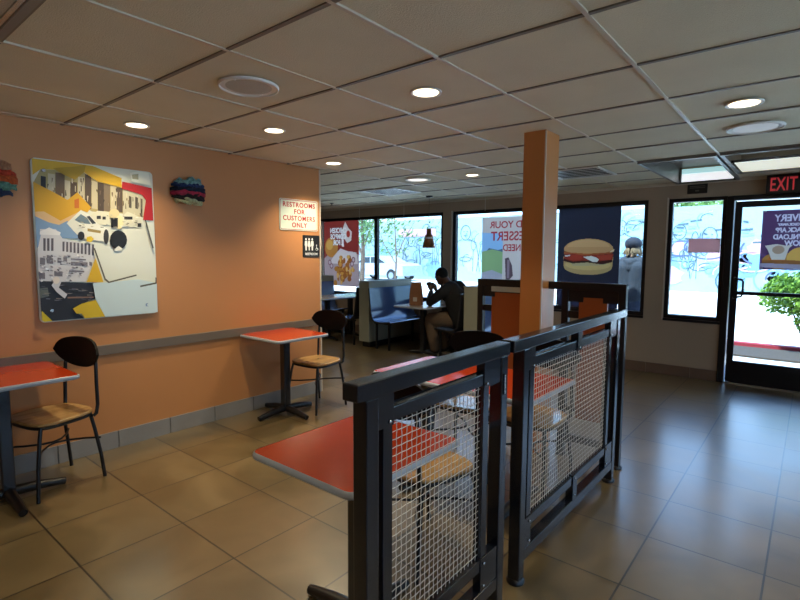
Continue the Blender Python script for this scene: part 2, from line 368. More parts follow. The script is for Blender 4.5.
while x < 4:
    for _ in range(4):
        cx, cz = x+rnd.uniform(-.8, .8), rnd.uniform(.5, 1.9); blob(cx, cz, rnd.uniform(.25, .7), rnd.uniform(.15, .45), rnd.choice('bbtpw'), rnd.random()*6)
        stroke(ell(cx, cz, rnd.uniform(.3, .8), rnd.uniform(.2, .6), rnd.random()*3, 3.2+rnd.random()*3, 14), .06, rnd.choice('bgkp'))
    for _ in range(7): q = rnd.uniform(x-.7, x+.7); z = rnd.uniform(2.0, 3.0); stroke([(q, z), (q+rnd.uniform(.1, .5), z+rnd.uniform(-.06, .06))], .07, rnd.choice('gt'))
    for _ in range(3): q = rnd.uniform(x-.7, x+.7); z = rnd.uniform(.9, 1.3); stroke(ell(q, z, .14, .16, 0, 2*PI, 10), .06, 'b')
    x += 1.1
mb.box((-19.8, -.03, 2.55), (-17.0, -.01, 3.0), 2)
mb.build('mural_painting', [mat('mural_grey_line', '475b62', .9), mat('mural_blue', '6f90ac', .9), mat('mural_pink', 'b48a90', .9), mat('mural_teal', '7ea8a4', .9), mat('mural_ink', '50597a', .9), mat('mural_white', '98a4a4', .9)], t)

def leafy(name, label, cat, loc, crown, n, ls, cols, trunk, group=None, seed=1):
    """crown: list of (centre, radii); trunk: list of (path, radii)"""
    r = random.Random(seed); t = thing(name, label, cat, loc, group=group)
    mb = MB()
    for k in range(n):
        c, rr = crown[k % len(crown)]
        while True:
            v = Vector((r.uniform(-1, 1), r.uniform(-1, 1), r.uniform(-1, 1)))
            if .45 < v.length < 1: break
        p = Vector(c)+Vector((v.x*rr[0], v.y*rr[1], v.z*rr[2])); q = Vector((r.gauss(0, 1), r.gauss(0, 1), r.gauss(0, 1))).normalized()
        a = q.orthogonal().normalized()*ls*r.uniform(.6, 1.2); b = q.cross(a)*.5
        mb.add([p-a, p+b, p+a, p-b], [(0, 1, 2, 3)], r.choice([0, 0, 1, 2]))
    mb.build('foliage', [mat('leaf_'+c, c, .6, trans=.35) for c in cols], t)
    mb = MB()
    for path, rad in trunk: mb.tube(path, rad, 7)
    mb.build('stem' if cat == 'bush' else 'trunk', mat('bark', '6b5646', .9, var=.2, scale=9), t)
    return t
leafy('green_bush', 'leafy green bush growing in the gravel bed outside the glass door', 'bush', (.0, 9.95, .002),
      [((0, 0, .92), (.62, .5, .30)), ((-.3, .1, .84), (.4, .4, .30)), ((.3, 0, .8), (.45, .4, .34)), ((.1, 0, .5), (.30, .32, .26)), ((-.2, -.1, 1.02), (.38, .35, .22))], 4200, .045,
      ['6c9030', '8fae3c', '456a22'], [([(0, 0, 0), (.02, 0, .3), (.1, 0, .7)], [.03, .022, .01]), ([(0, 0, 0), (-.1, 0, .3), (-.25, .05, .7)], [.025, .018, .008]), ([(.03, 0, 0), (.15, 0, .25), (.35, 0, .6)], [.025, .018, .008])], seed=4)
tree_spots = [((-17.6, 18.4), 5.2, 'leafy tree beside the white car, nearest the red food poster'), ((-12.1, 14.4), 4.2, 'thin sparse sapling nearest the left window'), ((-26.5, 21.5), 5.6, 'tree furthest left in the parking lot, left of the white car')]
for i, ((x, y), h, lab) in enumerate(tree_spots):
    leafy('street_tree', lab, 'tree', (x, y, -.03), [((0, 0, h*.72), (1.6, 1.5, 1.3)), ((-1.1, .2, h*.6), (1.1, 1, .9)), ((1.0, 0, h*.62), (1.1, 1, .9)), ((.2, -.4, h*.5), (.9, .9, .7))], 1500 if i != 1 else 260, .09,
          ['5a7a44', '7c9a5c', '425c34'], [([(0, 0, 0), (.1, 0, h*.3), (0, 0, h*.7)], [.14, .1, .04] if i != 1 else [.04, .03, .015]), ([(.06, 0, h*.28), (-.6, .1, h*.45), (-1, .2, h*.62)], [.07, .05, .02] if i != 1 else [.02, .016, .008]), ([(.08, 0, h*.33), (.5, 0, h*.5), (.95, 0, h*.64)], [.06, .04, .02] if i != 1 else [.02, .014, .008])], 'trees in the parking lot', seed=20+i)
leafy('tree_top', 'green tree crown showing above the painted wall behind it', 'tree', (-5.2, 27, -.03), [((0, 0, 4.0), (1.5, 1, .8)), ((1.2, 0, 3.8), (1.2, 1, .7))], 1500, .14, ['8fb060', 'aed07c', '5f8040'], [([(0, 0, 0), (.1, 0, 2), (0, 0, 4)], [.15, .12, .05])], seed=31)

# white car, parked sideways to the window
t = thing('parked_car', 'white sedan parked beyond the left window', 'car', (-19.55, 22.2, -.03), math.radians(0))
prof = [(-2.2, .35), (-2.25, .75), (-2.1, .92), (-1.35, .98), (-.75, 1.38), (.35, 1.42), (1.1, 1.05), (1.95, .98), (2.2, .85), (2.22, .4)]
arch = lambda cx: [(cx+.36*math.cos(a), .32+.36*math.sin(a)) for a in [PI*i/8 for i in range(9)]]
out = prof[::-1]; body = [(2.22, .3)]+arch(1.38)+arch(-1.35)+[(-2.2, .3)]+prof[:-1]+[(2.22, .4)]
MB().prism(body, -.85, .85, axis='y').build('car_body', mat('white_car_paint', 'a4acb4', .3, coat=.3), t, bevel=0)
dk = mat('car_window_glass', '27343c', .1)
for y in (-.857, .857):
    MB().add([(-1.2, y, 1.0), (-.7, y, 1.32), (-.22, y, 1.34), (-.22, y, 1.0)], [(0, 1, 2, 3)]).build('side_window', dk, t); MB().add([(-.15, y, 1.0), (-.15, y, 1.34), (.33, y, 1.34), (.95, y, 1.02)], [(0, 1, 2, 3)]).build('side_window', dk, t)
for y in (-.6, .3): MB().box((2.2, y, .7), (2.235, y+.3, .8)).build('headlight', mat('headlight', 'b0b8bc', .2), t)
for x in (-1.35, 1.38):
    for y in (-.86, .66):
        wv = MB().tube([(x, y, .32), (x, y+.2, .32)], .31, 20).build('wheel', mat('tyre', '1c1d20', .7), t)
        MB().tube([(x, y-.01, .32), (x, y+.21, .32)], .19, 12).build('hub_cap', mat('hub', '8c9298', .3, .6), wv)
# planting bed and red kerb outside the door
tag(MB().prism([(-1.1, 9.35), (-.95, 9.1), (-.5, 9.05), (2.5, 9.1), (2.5, 10.0), (-1.15, 10.0)], -.03, .0).build('gravel_bed', mat('dark_gravel', '43362a', .95, var=.5, scale=60, bump=.8, bscale=90)), 'dark gravel planting bed under the bush outside the door', 'planting bed')
tag(MB().box((-1.25, 10.05, -.03), (3.0, 10.2, .05)).build('red_kerb', mat('red_kerb_paint', '902028', .7), bevel=.01), 'red painted kerb running behind the gravel bed outside', 'kerb')
tag(MB().box((-40, 20.5, -.03), (12, 20.62, -.025)).build('parking_line', mat('white_road_paint', 'e0e0dc', .8)), 'white painted line across the parking lot in front of the mural', 'road marking')

# ================================================================ LIGHTS IN THE CEILING
warm = (1, .84, .56)
glow = mat('can_lamp_glow', (1, .86, .62, 1), .5, emit=5)
def can(i, x, y, r, lab, power=1):
    t = thing('ceiling_can_light', lab, 'ceiling light', (x*KC, y*KC, ZC), group='recessed round ceiling lights')
    MB().lathe([(r*1.22, 0), (r*1.18, -.007), (r, -.004), (r*.96, .001)], 28).build('trim_ring', 'white', t)
    MB().lathe([(r*.93, -.0045), (r*.5, -.006), (.001, -.006)], 24).build('diffuser', glow, t)
    ld = bpy.data.lights.new('can_lamp', 'AREA'); ld.shape = 'DISK'; ld.size = r*1.7; ld.energy = CAN_W*power; ld.color = warm; ld.spread = math.radians(112)
    lo = bpy.data.objects.new('can_lamp', ld); C.objects.link(lo); lo.location = (0, 0, -.012); lo.parent = t
cans = [(-1.71, 2.30, .072, 'brightest round ceiling light, above the near mesh railing'), (-3.71, 1.62, .068, 'round ceiling light above the abstract city wall panel'),
        (-3.08, 2.31, .066, 'round ceiling light between the city panel and the grey speaker disc'), (-3.72, 3.49, .07, 'round ceiling light over the end of the orange wall'),
        (-3.03, 4.96, .066, 'small round ceiling light just left of the orange pillar'), (-.375, 3.62, .08, 'round ceiling light on the right beside the white ceiling disc')]
for i, (x, y, r, lab) in enumerate(cans): can(i, x, y, r, lab, 1.6 if i in (3, 4) else 1)
# lamps of the same kind in the part of the ceiling behind the camera
for x, y in ((-3.71, -.6), (-1.71, -.3), (.3, 1.0), (1.6, 3.6), (.3, -1.4), (-6.0, 3.6), (-7.2, 5.0)): can(9, x, y, .072, 'round warm ceiling light outside the photographed view', 1.6 if y > 3.5 else 1)
def disc(x, y, r, lab, m, lit=0):
    t = thing('ceiling_disc', lab, 'ceiling speaker', (x*KC, y*KC, ZC), group='round ceiling discs')
    MB().lathe([(r, 0), (r*.99, -.012), (r*.95, -.014), (r*.93, -.006)], 36).build('rim', 'white', t)
    MB().lathe([(r*.925, -.004), (r*.6, -.008), (.001, -.009)], 36).build('disc_face', m, t)
    for a in range(4): MB().ball((r*.8*math.cos(a*PI/2+.4), r*.8*math.sin(a*PI/2+.4), -.008), (.006, .006, .003), 8).build('screw', 'white', t)
grl = mat('grey_speaker_grille', 'b8b0a0', .6, bump=.5, bscale=400); wgl = mat('white_glow_disc', 'e8e6e2', .5, emit=.12); wlit = mat('lit_white_disc', 'fff4e4', .5, emit=.9)  # white discs glow as lamp diffusers: faint by the door, strong over booths
disc(-2.385, 1.63, .155, 'grey round ceiling speaker above the city wall panel', grl)
disc(-.375, 4.33, .17, 'white round ceiling disc nearest the glass door', wgl)
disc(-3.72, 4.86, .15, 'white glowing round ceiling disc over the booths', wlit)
# grilles
def vent(x, y, lab):
    t = thing('ceiling_vent', lab, 'air vent', (x*KC, y*KC, ZC), group='square ceiling vents')
    MB().box((-.3, -.3, -.003), (.3, .3, -.0005)).build('backing', mat('vent_dark', '15130f', .8), t)
    MB().box((-.31, -.31, -.012), (-.28, .31, 0)).box((.28, -.31, -.012), (.31, .31, 0)).box((-.28, -.31, -.012), (.28, -.28, 0)).box((-.28, .28, -.012), (.28, .31, 0)).build('frame', 'white', t)
    for k in range(5):
        yy = -.2+.1*k; MB().add([(-.28, yy-.026, -.012), (.28, yy-.026, -.012), (.28, yy+.026, -.009), (-.28, yy+.026, -.009)], [(0, 3, 2, 1)]).build('slat', 'white', t)
vent(-4.74, 5.55, 'square slatted air vent in the ceiling over the booths')
vent(-2.05, 5.55, 'square slatted air vent in the ceiling right of the pillar')
# recessed ceiling light boxes
def well(x0, x1, y0, y1, lab, lit, open_=False):
    x0 *= KC; x1 *= KC; y0 *= KC; y1 = min(y1*KC, 6.945) if y1 < 6.9 else y1
    t = thing('ceiling_light_box', lab, 'ceiling light', ((x0+x1)/2, (y0+y1)/2, ZC), group=None)
    a, b = (x1-x0)/2-.012, (y1-y0)/2-.012; D = .17
    gm = mat('grey_box_metal', '77726c', .4, .2)
    m = MB()
    m.box((-a, -b, -.02), (-a+.03, b, D)).box((a-.03, -b, -.02), (a, b, D)).box((-a+.03, -b, -.02), (a-.03, -b+.03, D)).box((-a+.03, b-.03, -.02), (a-.03, b, D if not open_ else 0)).box((-a, -b, D), (a, b, D+.02))
    m.build('housing', gm, t)
    if open_:
        MB().box((-a+.04, b-.03, .0), (a-.04, b-.015, .09)).build('reflector', mat('lit_white_reflector', (.95, .97, 1, 1), .4, emit=.85), t)
        MB().box((-a+.04, b-.03, .091), (a-.04, b-.015, .15)).build('lens_strip', mat('lit_teal_glass', (.45, .75, .78, 1), .3, emit=.8), t)
        MB().box((-a+.03, b-.045, -.02), (-a+.055, b-.03, D)).build('bracket', 'chrome', t); MB().box((a-.055, b-.045, -.02), (a-.03, b-.03, D)).build('bracket', 'chrome', t)
    else:
        MB().box((-a+.05, -.12 if lit else -b+.05, -.006), (a-.05, b-.05, .004)).build('lens', mat('lit_prismatic_lens' if lit else 'unlit_prismatic_lens', (.80, .80, .66, 1) if lit else (.5, .48, .4, 1), .3, emit=.75 if lit else 0, bump=.5, bscale=160), t)
        MB().box((-a+.03, -.15 if lit else -b+.03, -.014), (a-.03, (-.12 if lit else -b+.05), .006)).box((-a+.03, b-.05, -.014), (a-.03, b-.03, .006)).box((-a+.03, -.15, -.014), (-a+.05, b-.03, .006)).box((a-.05, -.15, -.014), (a-.03, b-.03, .006)).build('lens_frame', 'chrome', t)
well(-1.382, -.71, 5.23, 6.945, 'open ceiling light box with a glowing white end, above the narrow window', True, True)
well(-.71, -.038, 5.23, 6.54, 'ceiling light box with a pale lit lens above the exit sign', True)
well(-3.398, -2.054, -.018, .638, 'pale ceiling light panel in the top left corner of the view', False)
# sprinklers
def sprinkler(x, y, lab):
    t = thing('ceiling_sprinkler', lab, 'sprinkler', (x, y, ZC), group='ceiling sprinklers')
    MB().lathe([(.035, 0), (.033, -.008), (.012, -.012), (.01, -.03)], 16).build('plate', 'bronze', t); MB().lathe([(.022, -.036), (.022, -.04), (.004, -.042)], 12).build('deflector', 'bronze', t)
sprinkler(-6.55, 6.1, 'small dark sprinkler in the ceiling above the red food poster')
# pendant lamp
t = thing('pendant_lamp', 'copper cone pendant lamp hanging over the seated man', 'pendant lamp', (-4.565, 6.25, ZC))
cop = mat('copper_shade', '8a5430', .35, .4)
MB().lathe([(.055, 0), (.05, -.018), (.012, -.024)], 20).build('ceiling_canopy', 'bronze', t)
MB().tube([(0, 0, -.02), (0, 0, -.52)], .003, 6).build('cord', mat('grey_cord', '6a6660', .6), t)
MB().lathe([(.028, -.49), (.036, -.51), (.038, -.58), (.056, -.585), (.068, -.64), (.098, -.78), (.093, -.78), (.05, -.6)], 28).build('lamp_shade', cop, t)
MB().lathe([(.064, -.62), (.070, -.645), (.072, -.645), (.066, -.617)], 20).build('shade_band', 'white', t)
MB().ball((0, 0, -.69), (.035, .035, .045), 14).build('bulb', mat('dim_bulb', (1, .8, .5, 1), .4, emit=1.5), t)
# white hanging cord by the red poster
for x, z, l in ((-6.62, 1, 'thin white cord hanging from the ceiling by the red food poster'), (-5.55, 1, 'thin white cord hanging from the ceiling left of the pendant lamp'), (-3.95, 1, 'thin white cord hanging from the ceiling by the dessert poster')):
    tag(MB().tube([(x, WY-.09, ZC), (x, WY-.09, 2.16)], .003, 6).build('hanging_cord', 'wired'), l, 'cord')
ART = [('b0a068',[(-0.344,0.483),(-0.257,0.489),(-0.144,0.435),(-0.083,0.494),(0.001,0.439),(0.165,0.414),(0.341,0.362),(0.322,0.2),(0.151,0.221),(-0.042,0.221),(-0.176,0.293),(-0.313,0.348),(-0.392,0.384)]),
('c9bfa0',[(-0.303,0.461),(-0.261,0.459),(-0.267,0.335),(-0.309,0.338)]),
('6b5742',[(-0.258,0.472),(-0.203,0.472),(-0.212,0.294),(-0.267,0.296)]),
('cfc6a8',[(-0.205,0.427),(-0.172,0.424),(-0.179,0.286),(-0.212,0.29)]),
('5a4838',[(-0.17,0.42),(-0.129,0.418),(-0.135,0.289),(-0.176,0.293)]),
('d2c8aa',[(-0.122,0.46),(-0.08,0.458),(-0.088,0.269),(-0.131,0.273)]),
('54453a',[(-0.076,0.483),(-0.035,0.481),(-0.047,0.237),(-0.088,0.241)]),
('c8bd9c',[(-0.035,0.441),(0.003,0.438),(-0.006,0.24),(-0.044,0.244)]),
('4b3d33',[(0.005,0.434),(0.045,0.431),(0.036,0.225),(-0.004,0.229)]),
('7b6a54',[(0.045,0.426),(0.088,0.423),(0.079,0.227),(0.036,0.232)]),
('c8bd9c',[(0.09,0.419),(0.13,0.415),(0.122,0.236),(0.082,0.241)]),
('5a4b3d',[(0.132,0.411),(0.173,0.408),(0.166,0.227),(0.124,0.232)]),
('c6c0a4',[(0.176,0.397),(0.343,0.406),(0.335,0.212),(0.168,0.21)]),
('51493e',[(0.217,0.357),(0.236,0.351),(0.232,0.263),(0.213,0.269)]),
('51493e',[(0.263,0.355),(0.283,0.349),(0.279,0.26),(0.259,0.266)]),
('6a6152',[(0.302,0.346),(0.317,0.339),(0.311,0.198),(0.297,0.205)]),
('20242c',[(-0.345,0.439),(-0.316,0.436),(-0.32,0.358),(-0.349,0.361)]),
('d8ceb4',[(0.129,0.378),(0.136,0.377),(0.132,0.33),(0.128,0.36)]),
('3e342a',[(0.243,0.35),(0.248,0.348),(0.248,0.321),(0.242,0.313)]),
('d8ceb4',[(0.118,0.298),(0.122,0.296),(0.125,0.254),(0.116,0.258)]),
('d8ceb4',[(-0.162,0.446),(-0.155,0.445),(-0.156,0.409),(-0.164,0.411)]),
('8a7a62',[(0.26,0.217),(0.265,0.215),(0.266,0.188),(0.259,0.178)]),
('8a7a62',[(-0.108,0.45),(-0.098,0.449),(-0.102,0.419),(-0.109,0.424)]),
('6b5a48',[(-0.046,0.282),(-0.039,0.28),(-0.043,0.254),(-0.047,0.262)]),
('8a7a62',[(-0.279,0.351),(-0.273,0.35),(-0.275,0.326),(-0.281,0.315)]),
('3e342a',[(-0.12,0.359),(-0.116,0.357),(-0.113,0.346),(-0.121,0.34)]),
('d8ceb4',[(0.198,0.375),(0.205,0.374),(0.201,0.334),(0.197,0.35)]),
('d8ceb4',[(-0.144,0.394),(-0.139,0.392),(-0.142,0.352),(-0.146,0.352)]),
('3e342a',[(-0.124,0.315),(-0.116,0.313),(-0.12,0.275),(-0.126,0.282)]),
('3e342a',[(0.116,0.309),(0.124,0.308),(0.119,0.27),(0.114,0.282)]),
('d8ceb4',[(-0.278,0.434),(-0.273,0.433),(-0.277,0.39),(-0.28,0.391)]),
('d8ceb4',[(-0.284,0.374),(-0.28,0.372),(-0.28,0.349),(-0.284,0.362)]),
('3e342a',[(-0.008,0.383),(0.0,0.381),(-0.001,0.357),(-0.008,0.371)]),
('d8ceb4',[(-0.101,0.395),(-0.094,0.393),(-0.095,0.362),(-0.103,0.35)]),
('6b5a48',[(0.119,0.354),(0.123,0.352),(0.123,0.338),(0.118,0.329)]),
('3e342a',[(-0.107,0.398),(-0.102,0.396),(-0.103,0.363),(-0.109,0.354)]),
('6b5a48',[(0.283,0.312),(0.288,0.31),(0.289,0.286),(0.281,0.265)]),
('d8ceb4',[(0.274,0.368),(0.28,0.366),(0.281,0.349),(0.274,0.349)]),
('d8ceb4',[(0.095,0.344),(0.102,0.342),(0.099,0.33),(0.094,0.305)]),
('8a7a62',[(0.196,0.337),(0.206,0.336),(0.203,0.317),(0.195,0.322)]),
('d8ceb4',[(-0.111,0.423),(-0.102,0.422),(-0.108,0.408),(-0.112,0.409)]),
('8a7a62',[(-0.308,0.305),(-0.303,0.303),(-0.303,0.272),(-0.31,0.272)]),
('d8ceb4',[(-0.088,0.299),(-0.08,0.297),(-0.085,0.262),(-0.089,0.279)]),
('6b5a48',[(-0.175,0.373),(-0.171,0.371),(-0.172,0.352),(-0.177,0.332)]),
('3e342a',[(-0.31,0.39),(-0.302,0.389),(-0.308,0.369),(-0.312,0.358)]),
('6b5a48',[(0.131,0.276),(0.14,0.274),(0.137,0.247),(0.129,0.227)]),
('8a7a62',[(0.21,0.326),(0.217,0.324),(0.215,0.289),(0.208,0.294)]),
('3e342a',[(0.124,0.404),(0.132,0.402),(0.127,0.366),(0.124,0.391)]),
('8a7a62',[(-0.283,0.433),(-0.275,0.432),(-0.279,0.409),(-0.285,0.397)]),
('3e342a',[(0.037,0.386),(0.042,0.384),(0.04,0.367),(0.036,0.373)]),
('6b5a48',[(0.01,0.282),(0.016,0.28),(0.013,0.26),(0.01,0.271)]),
('d8ceb4',[(-0.307,0.307),(-0.301,0.305),(-0.304,0.283),(-0.308,0.295)]),
('3e342a',[(0.3,0.262),(0.311,0.26),(0.308,0.245),(0.299,0.221)]),
('8a7a62',[(0.146,0.38),(0.154,0.378),(0.149,0.337),(0.145,0.336)]),
('3e342a',[(-0.271,0.368),(-0.267,0.366),(-0.267,0.347),(-0.272,0.334)]),
('d8ceb4',[(-0.071,0.331),(-0.062,0.33),(-0.07,0.284),(-0.072,0.309)]),
('8a7a62',[(-0.102,0.431),(-0.096,0.429),(-0.098,0.401),(-0.103,0.399)]),
('d8ceb4',[(-0.229,0.333),(-0.223,0.331),(-0.226,0.304),(-0.231,0.293)]),
('3e342a',[(-0.091,0.454),(-0.084,0.452),(-0.088,0.435),(-0.093,0.411)]),
('6b5a48',[(0.138,0.275),(0.145,0.273),(0.14,0.242),(0.137,0.253)]),
('3e342a',[(0.034,0.314),(0.044,0.313),(0.041,0.301),(0.032,0.278)]),
('d8ceb4',[(0.093,0.344),(0.103,0.342),(0.099,0.315),(0.091,0.296)]),
('8a7a62',[(0.066,0.291),(0.074,0.29),(0.071,0.263),(0.065,0.274)]),
('6b5a48',[(0.075,0.298),(0.079,0.295),(0.082,0.253),(0.075,0.282)]),
('6b5a48',[(0.158,0.401),(0.167,0.399),(0.161,0.379),(0.156,0.37)]),
('8a7a62',[(-0.313,0.285),(-0.306,0.284),(-0.308,0.26),(-0.314,0.262)]),
('3e342a',[(0.188,0.298),(0.191,0.296),(0.192,0.254),(0.186,0.259)]),
('3e342a',[(-0.206,0.36),(-0.203,0.358),(-0.2,0.321),(-0.208,0.315)]),
('d8ceb4',[(0.25,0.235),(0.254,0.233),(0.255,0.211),(0.249,0.198)]),
('6b5a48',[(-0.106,0.333),(-0.102,0.331),(-0.099,0.315),(-0.107,0.311)]),
('6b5a48',[(0.17,0.316),(0.176,0.314),(0.177,0.286),(0.168,0.272)]),
('6b5a48',[(0.012,0.377),(0.022,0.375),(0.017,0.346),(0.011,0.344)]),
('6b5a48',[(0.094,0.372),(0.103,0.371),(0.1,0.333),(0.093,0.356)]),
('6b5a48',[(-0.044,0.433),(-0.037,0.431),(-0.038,0.41),(-0.045,0.41)]),
('6b5a48',[(-0.153,0.442),(-0.146,0.44),(-0.15,0.423),(-0.153,0.431)]),
('6b5a48',[(-0.177,0.297),(-0.171,0.295),(-0.174,0.262),(-0.179,0.255)]),
('6b5a48',[(0.289,0.232),(0.296,0.23),(0.295,0.211),(0.289,0.215)]),
('d6ab22',[(-0.392,0.547),(-0.026,0.547),(0.168,0.482),(0.165,0.414),(0.001,0.439),(-0.083,0.494),(-0.144,0.435),(-0.257,0.489),(-0.344,0.483),(-0.392,0.439)]),
('b8951c',[(-0.276,0.498),(-0.134,0.528),(-0.069,0.547),(-0.083,0.494),(-0.144,0.435),(-0.209,0.461)]),
('d8a41e',[(-0.392,0.395),(-0.35,0.372),(-0.284,0.34),(-0.197,0.291),(-0.132,0.349),(-0.049,0.25),(-0.075,0.212),(-0.107,0.222),(-0.246,0.121),(-0.359,0.194),(-0.392,0.191)]),
('e0b884',[(-0.392,0.197),(-0.34,0.201),(-0.245,0.144),(-0.117,0.221),(-0.205,0.129),(-0.256,0.115),(-0.315,0.129),(-0.392,0.164)]),
('c86a18',[(-0.154,0.295),(-0.124,0.309),(-0.127,0.238),(-0.156,0.236)]),
('7f9fc4',[(-0.392,0.166),(-0.315,0.129),(-0.256,0.115),(-0.204,0.146),(-0.176,0.084),(-0.127,0.027),(-0.251,0.023),(-0.37,-0.014),(-0.392,-0.048)]),
('b41f24',[(0.171,0.458),(0.388,0.431),(0.392,0.178),(0.311,0.18),(0.34,0.336),(0.31,0.374),(0.165,0.406)]),
('d8d6c0',[(-0.071,0.183),(-0.009,0.229),(0.07,0.226),(0.077,0.13),(-0.014,0.124)]),
('d8d6c0',[(0.156,0.196),(0.199,0.237),(0.284,0.204),(0.307,0.154),(0.293,0.121),(0.159,0.122)]),
('2a2c30',[(-0.016,0.192),(0.012,0.194),(0.011,0.17),(-0.017,0.168)]),
('2a2c30',[(0.023,0.189),(0.045,0.19),(0.044,0.168),(0.022,0.167)]),
('2a2c30',[(0.174,0.198),(0.234,0.201),(0.233,0.178),(0.173,0.175)]),
('33302c',[(0.269,0.152),(0.297,0.154),(0.296,0.125),(0.268,0.124)]),
('e6e6da',[(-0.21,0.129),(-0.117,0.227),(-0.07,0.201),(-0.013,0.138),(0.058,0.099),(0.037,0.006),(-0.095,0.021),(-0.156,0.061)]),
('6d8290',[(-0.16,0.154),(-0.118,0.198),(-0.077,0.171),(-0.057,0.13),(-0.121,0.133)]),
('3a4148',[(-0.082,0.182),(-0.063,0.189),(-0.022,0.138),(-0.048,0.131)]),
('a08a50',[(-0.08,0.099),(0.007,0.085),(0.004,0.066),(-0.081,0.078)]),
('26262a',[(-0.102,0.045),(-0.104,0.033),(-0.11,0.023),(-0.117,0.016),(-0.125,0.014),(-0.133,0.016),(-0.14,0.022),(-0.144,0.032),(-0.145,0.044),(-0.143,0.056),(-0.138,0.066),(-0.13,0.073),(-0.122,0.075),(-0.114,0.073),(-0.107,0.067),(-0.103,0.057)]),
('3a3a3a',[(0.059,0.044),(0.057,0.022),(0.052,0.004),(0.046,-0.008),(0.039,-0.012),(0.032,-0.008),(0.027,0.004),(0.023,0.022),(0.023,0.043),(0.025,0.064),(0.03,0.082),(0.036,0.094),(0.044,0.098),(0.05,0.094),(0.056,0.083),(0.059,0.065)]),
('d8c898',[(0.141,0.214),(0.138,0.199),(0.129,0.185),(0.116,0.176),(0.102,0.172),(0.088,0.175),(0.076,0.182),(0.069,0.195),(0.067,0.21),(0.07,0.225),(0.079,0.238),(0.091,0.247),(0.106,0.251),(0.12,0.249),(0.132,0.242),(0.139,0.229)]),
('e6dcae',[(0.167,0.153),(0.164,0.133),(0.156,0.116),(0.146,0.104),(0.134,0.1),(0.122,0.103),(0.113,0.114),(0.107,0.131),(0.106,0.15),(0.109,0.17),(0.116,0.188),(0.127,0.199),(0.139,0.204),(0.15,0.201),(0.16,0.19),(0.166,0.173)]),
('15151a',[(0.082,0.182),(0.128,0.185),(0.125,0.113),(0.079,0.111)]),
('18181c',[(0.187,0.022),(0.181,-0.006),(0.166,-0.03),(0.145,-0.046),(0.121,-0.052),(0.098,-0.047),(0.079,-0.031),(0.067,-0.008),(0.064,0.019),(0.07,0.047),(0.084,0.07),(0.104,0.087),(0.128,0.093),(0.151,0.088),(0.171,0.073),(0.183,0.05)]),
('e4e4dc',[(0.09,-0.052),(0.123,-0.023),(0.149,-0.044),(0.148,-0.059),(0.092,-0.062)]),
('d4d4da',[(-0.392,-0.07),(-0.367,0.043),(-0.37,0.082),(-0.277,0.085),(-0.241,0.024),(-0.051,-0.026),(-0.041,-0.116),(-0.109,-0.284),(-0.392,-0.273),(-0.392,-0.149)]),
('e8e8ea',[(-0.371,0.065),(-0.316,0.095),(-0.249,0.064),(-0.255,0.044),(-0.372,0.045)]),
('5a5560',[(-0.354,0.021),(-0.34,0.021),(-0.345,-0.064),(-0.358,-0.064)]),
('5a5560',[(-0.332,0.021),(-0.318,0.021),(-0.322,-0.064),(-0.336,-0.064)]),
('5a5560',[(-0.308,0.022),(-0.294,0.022),(-0.299,-0.064),(-0.313,-0.064)]),
('5f5a66',[(-0.242,0.0),(-0.229,0.001),(-0.233,-0.067),(-0.245,-0.067)]),
('5f5a66',[(-0.219,-0.001),(-0.207,-0.001),(-0.211,-0.07),(-0.223,-0.07)]),
('5f5a66',[(-0.197,-0.003),(-0.185,-0.003),(-0.188,-0.073),(-0.2,-0.074)]),
('5f5a66',[(-0.174,-0.005),(-0.162,-0.005),(-0.165,-0.077),(-0.178,-0.077)]),
('5f5a66',[(-0.151,-0.007),(-0.139,-0.007),(-0.142,-0.08),(-0.155,-0.08)]),
('5f5a66',[(-0.128,-0.009),(-0.115,-0.009),(-0.119,-0.084),(-0.132,-0.084)]),
('5f5a66',[(-0.105,-0.011),(-0.092,-0.011),(-0.096,-0.087),(-0.108,-0.087)]),
('5f5a66',[(-0.081,-0.013),(-0.068,-0.013),(-0.072,-0.091),(-0.085,-0.091)]),
('5f5a66',[(-0.057,-0.015),(-0.044,-0.015),(-0.048,-0.095),(-0.061,-0.095)]),
('76727c',[(-0.38,-0.109),(-0.351,-0.114),(-0.353,-0.159),(-0.382,-0.154)]),
('76727c',[(-0.34,-0.092),(-0.303,-0.097),(-0.306,-0.154),(-0.343,-0.149)]),
('76727c',[(-0.277,-0.11),(-0.255,-0.114),(-0.257,-0.149),(-0.279,-0.144)]),
('76727c',[(-0.242,-0.104),(-0.22,-0.109),(-0.221,-0.144),(-0.243,-0.139)]),
('76727c',[(-0.196,-0.116),(-0.101,-0.121),(-0.102,-0.131),(-0.197,-0.125)]),
('76727c',[(-0.197,-0.139),(-0.092,-0.145),(-0.093,-0.171),(-0.199,-0.165)]),
('76727c',[(-0.392,-0.205),(-0.356,-0.211),(-0.358,-0.256),(-0.392,-0.25)]),
('76727c',[(-0.302,-0.202),(-0.252,-0.207),(-0.254,-0.242),(-0.303,-0.236)]),
('76727c',[(-0.211,-0.198),(-0.116,-0.205),(-0.117,-0.217),(-0.211,-0.21)]),
('76727c',[(-0.081,-0.14),(-0.063,-0.145),(-0.065,-0.172),(-0.082,-0.167)]),
('22242e',[(-0.392,-0.267),(-0.066,-0.296),(-0.054,-0.411),(-0.116,-0.432),(-0.203,-0.471),(-0.133,-0.547),(-0.34,-0.547),(-0.392,-0.478)]),
('8a6a5a',[(-0.23,-0.386),(-0.06,-0.394),(-0.06,-0.404),(-0.231,-0.397)]),
('6a7068',[(-0.392,-0.318),(-0.347,-0.315),(-0.34,-0.373),(-0.392,-0.386)]),
('5c5864',[(-0.264,-0.15),(-0.255,-0.152),(-0.249,-0.159),(-0.265,-0.159)]),
('9a98a2',[(-0.225,-0.143),(-0.205,-0.146),(-0.209,-0.15),(-0.226,-0.157)]),
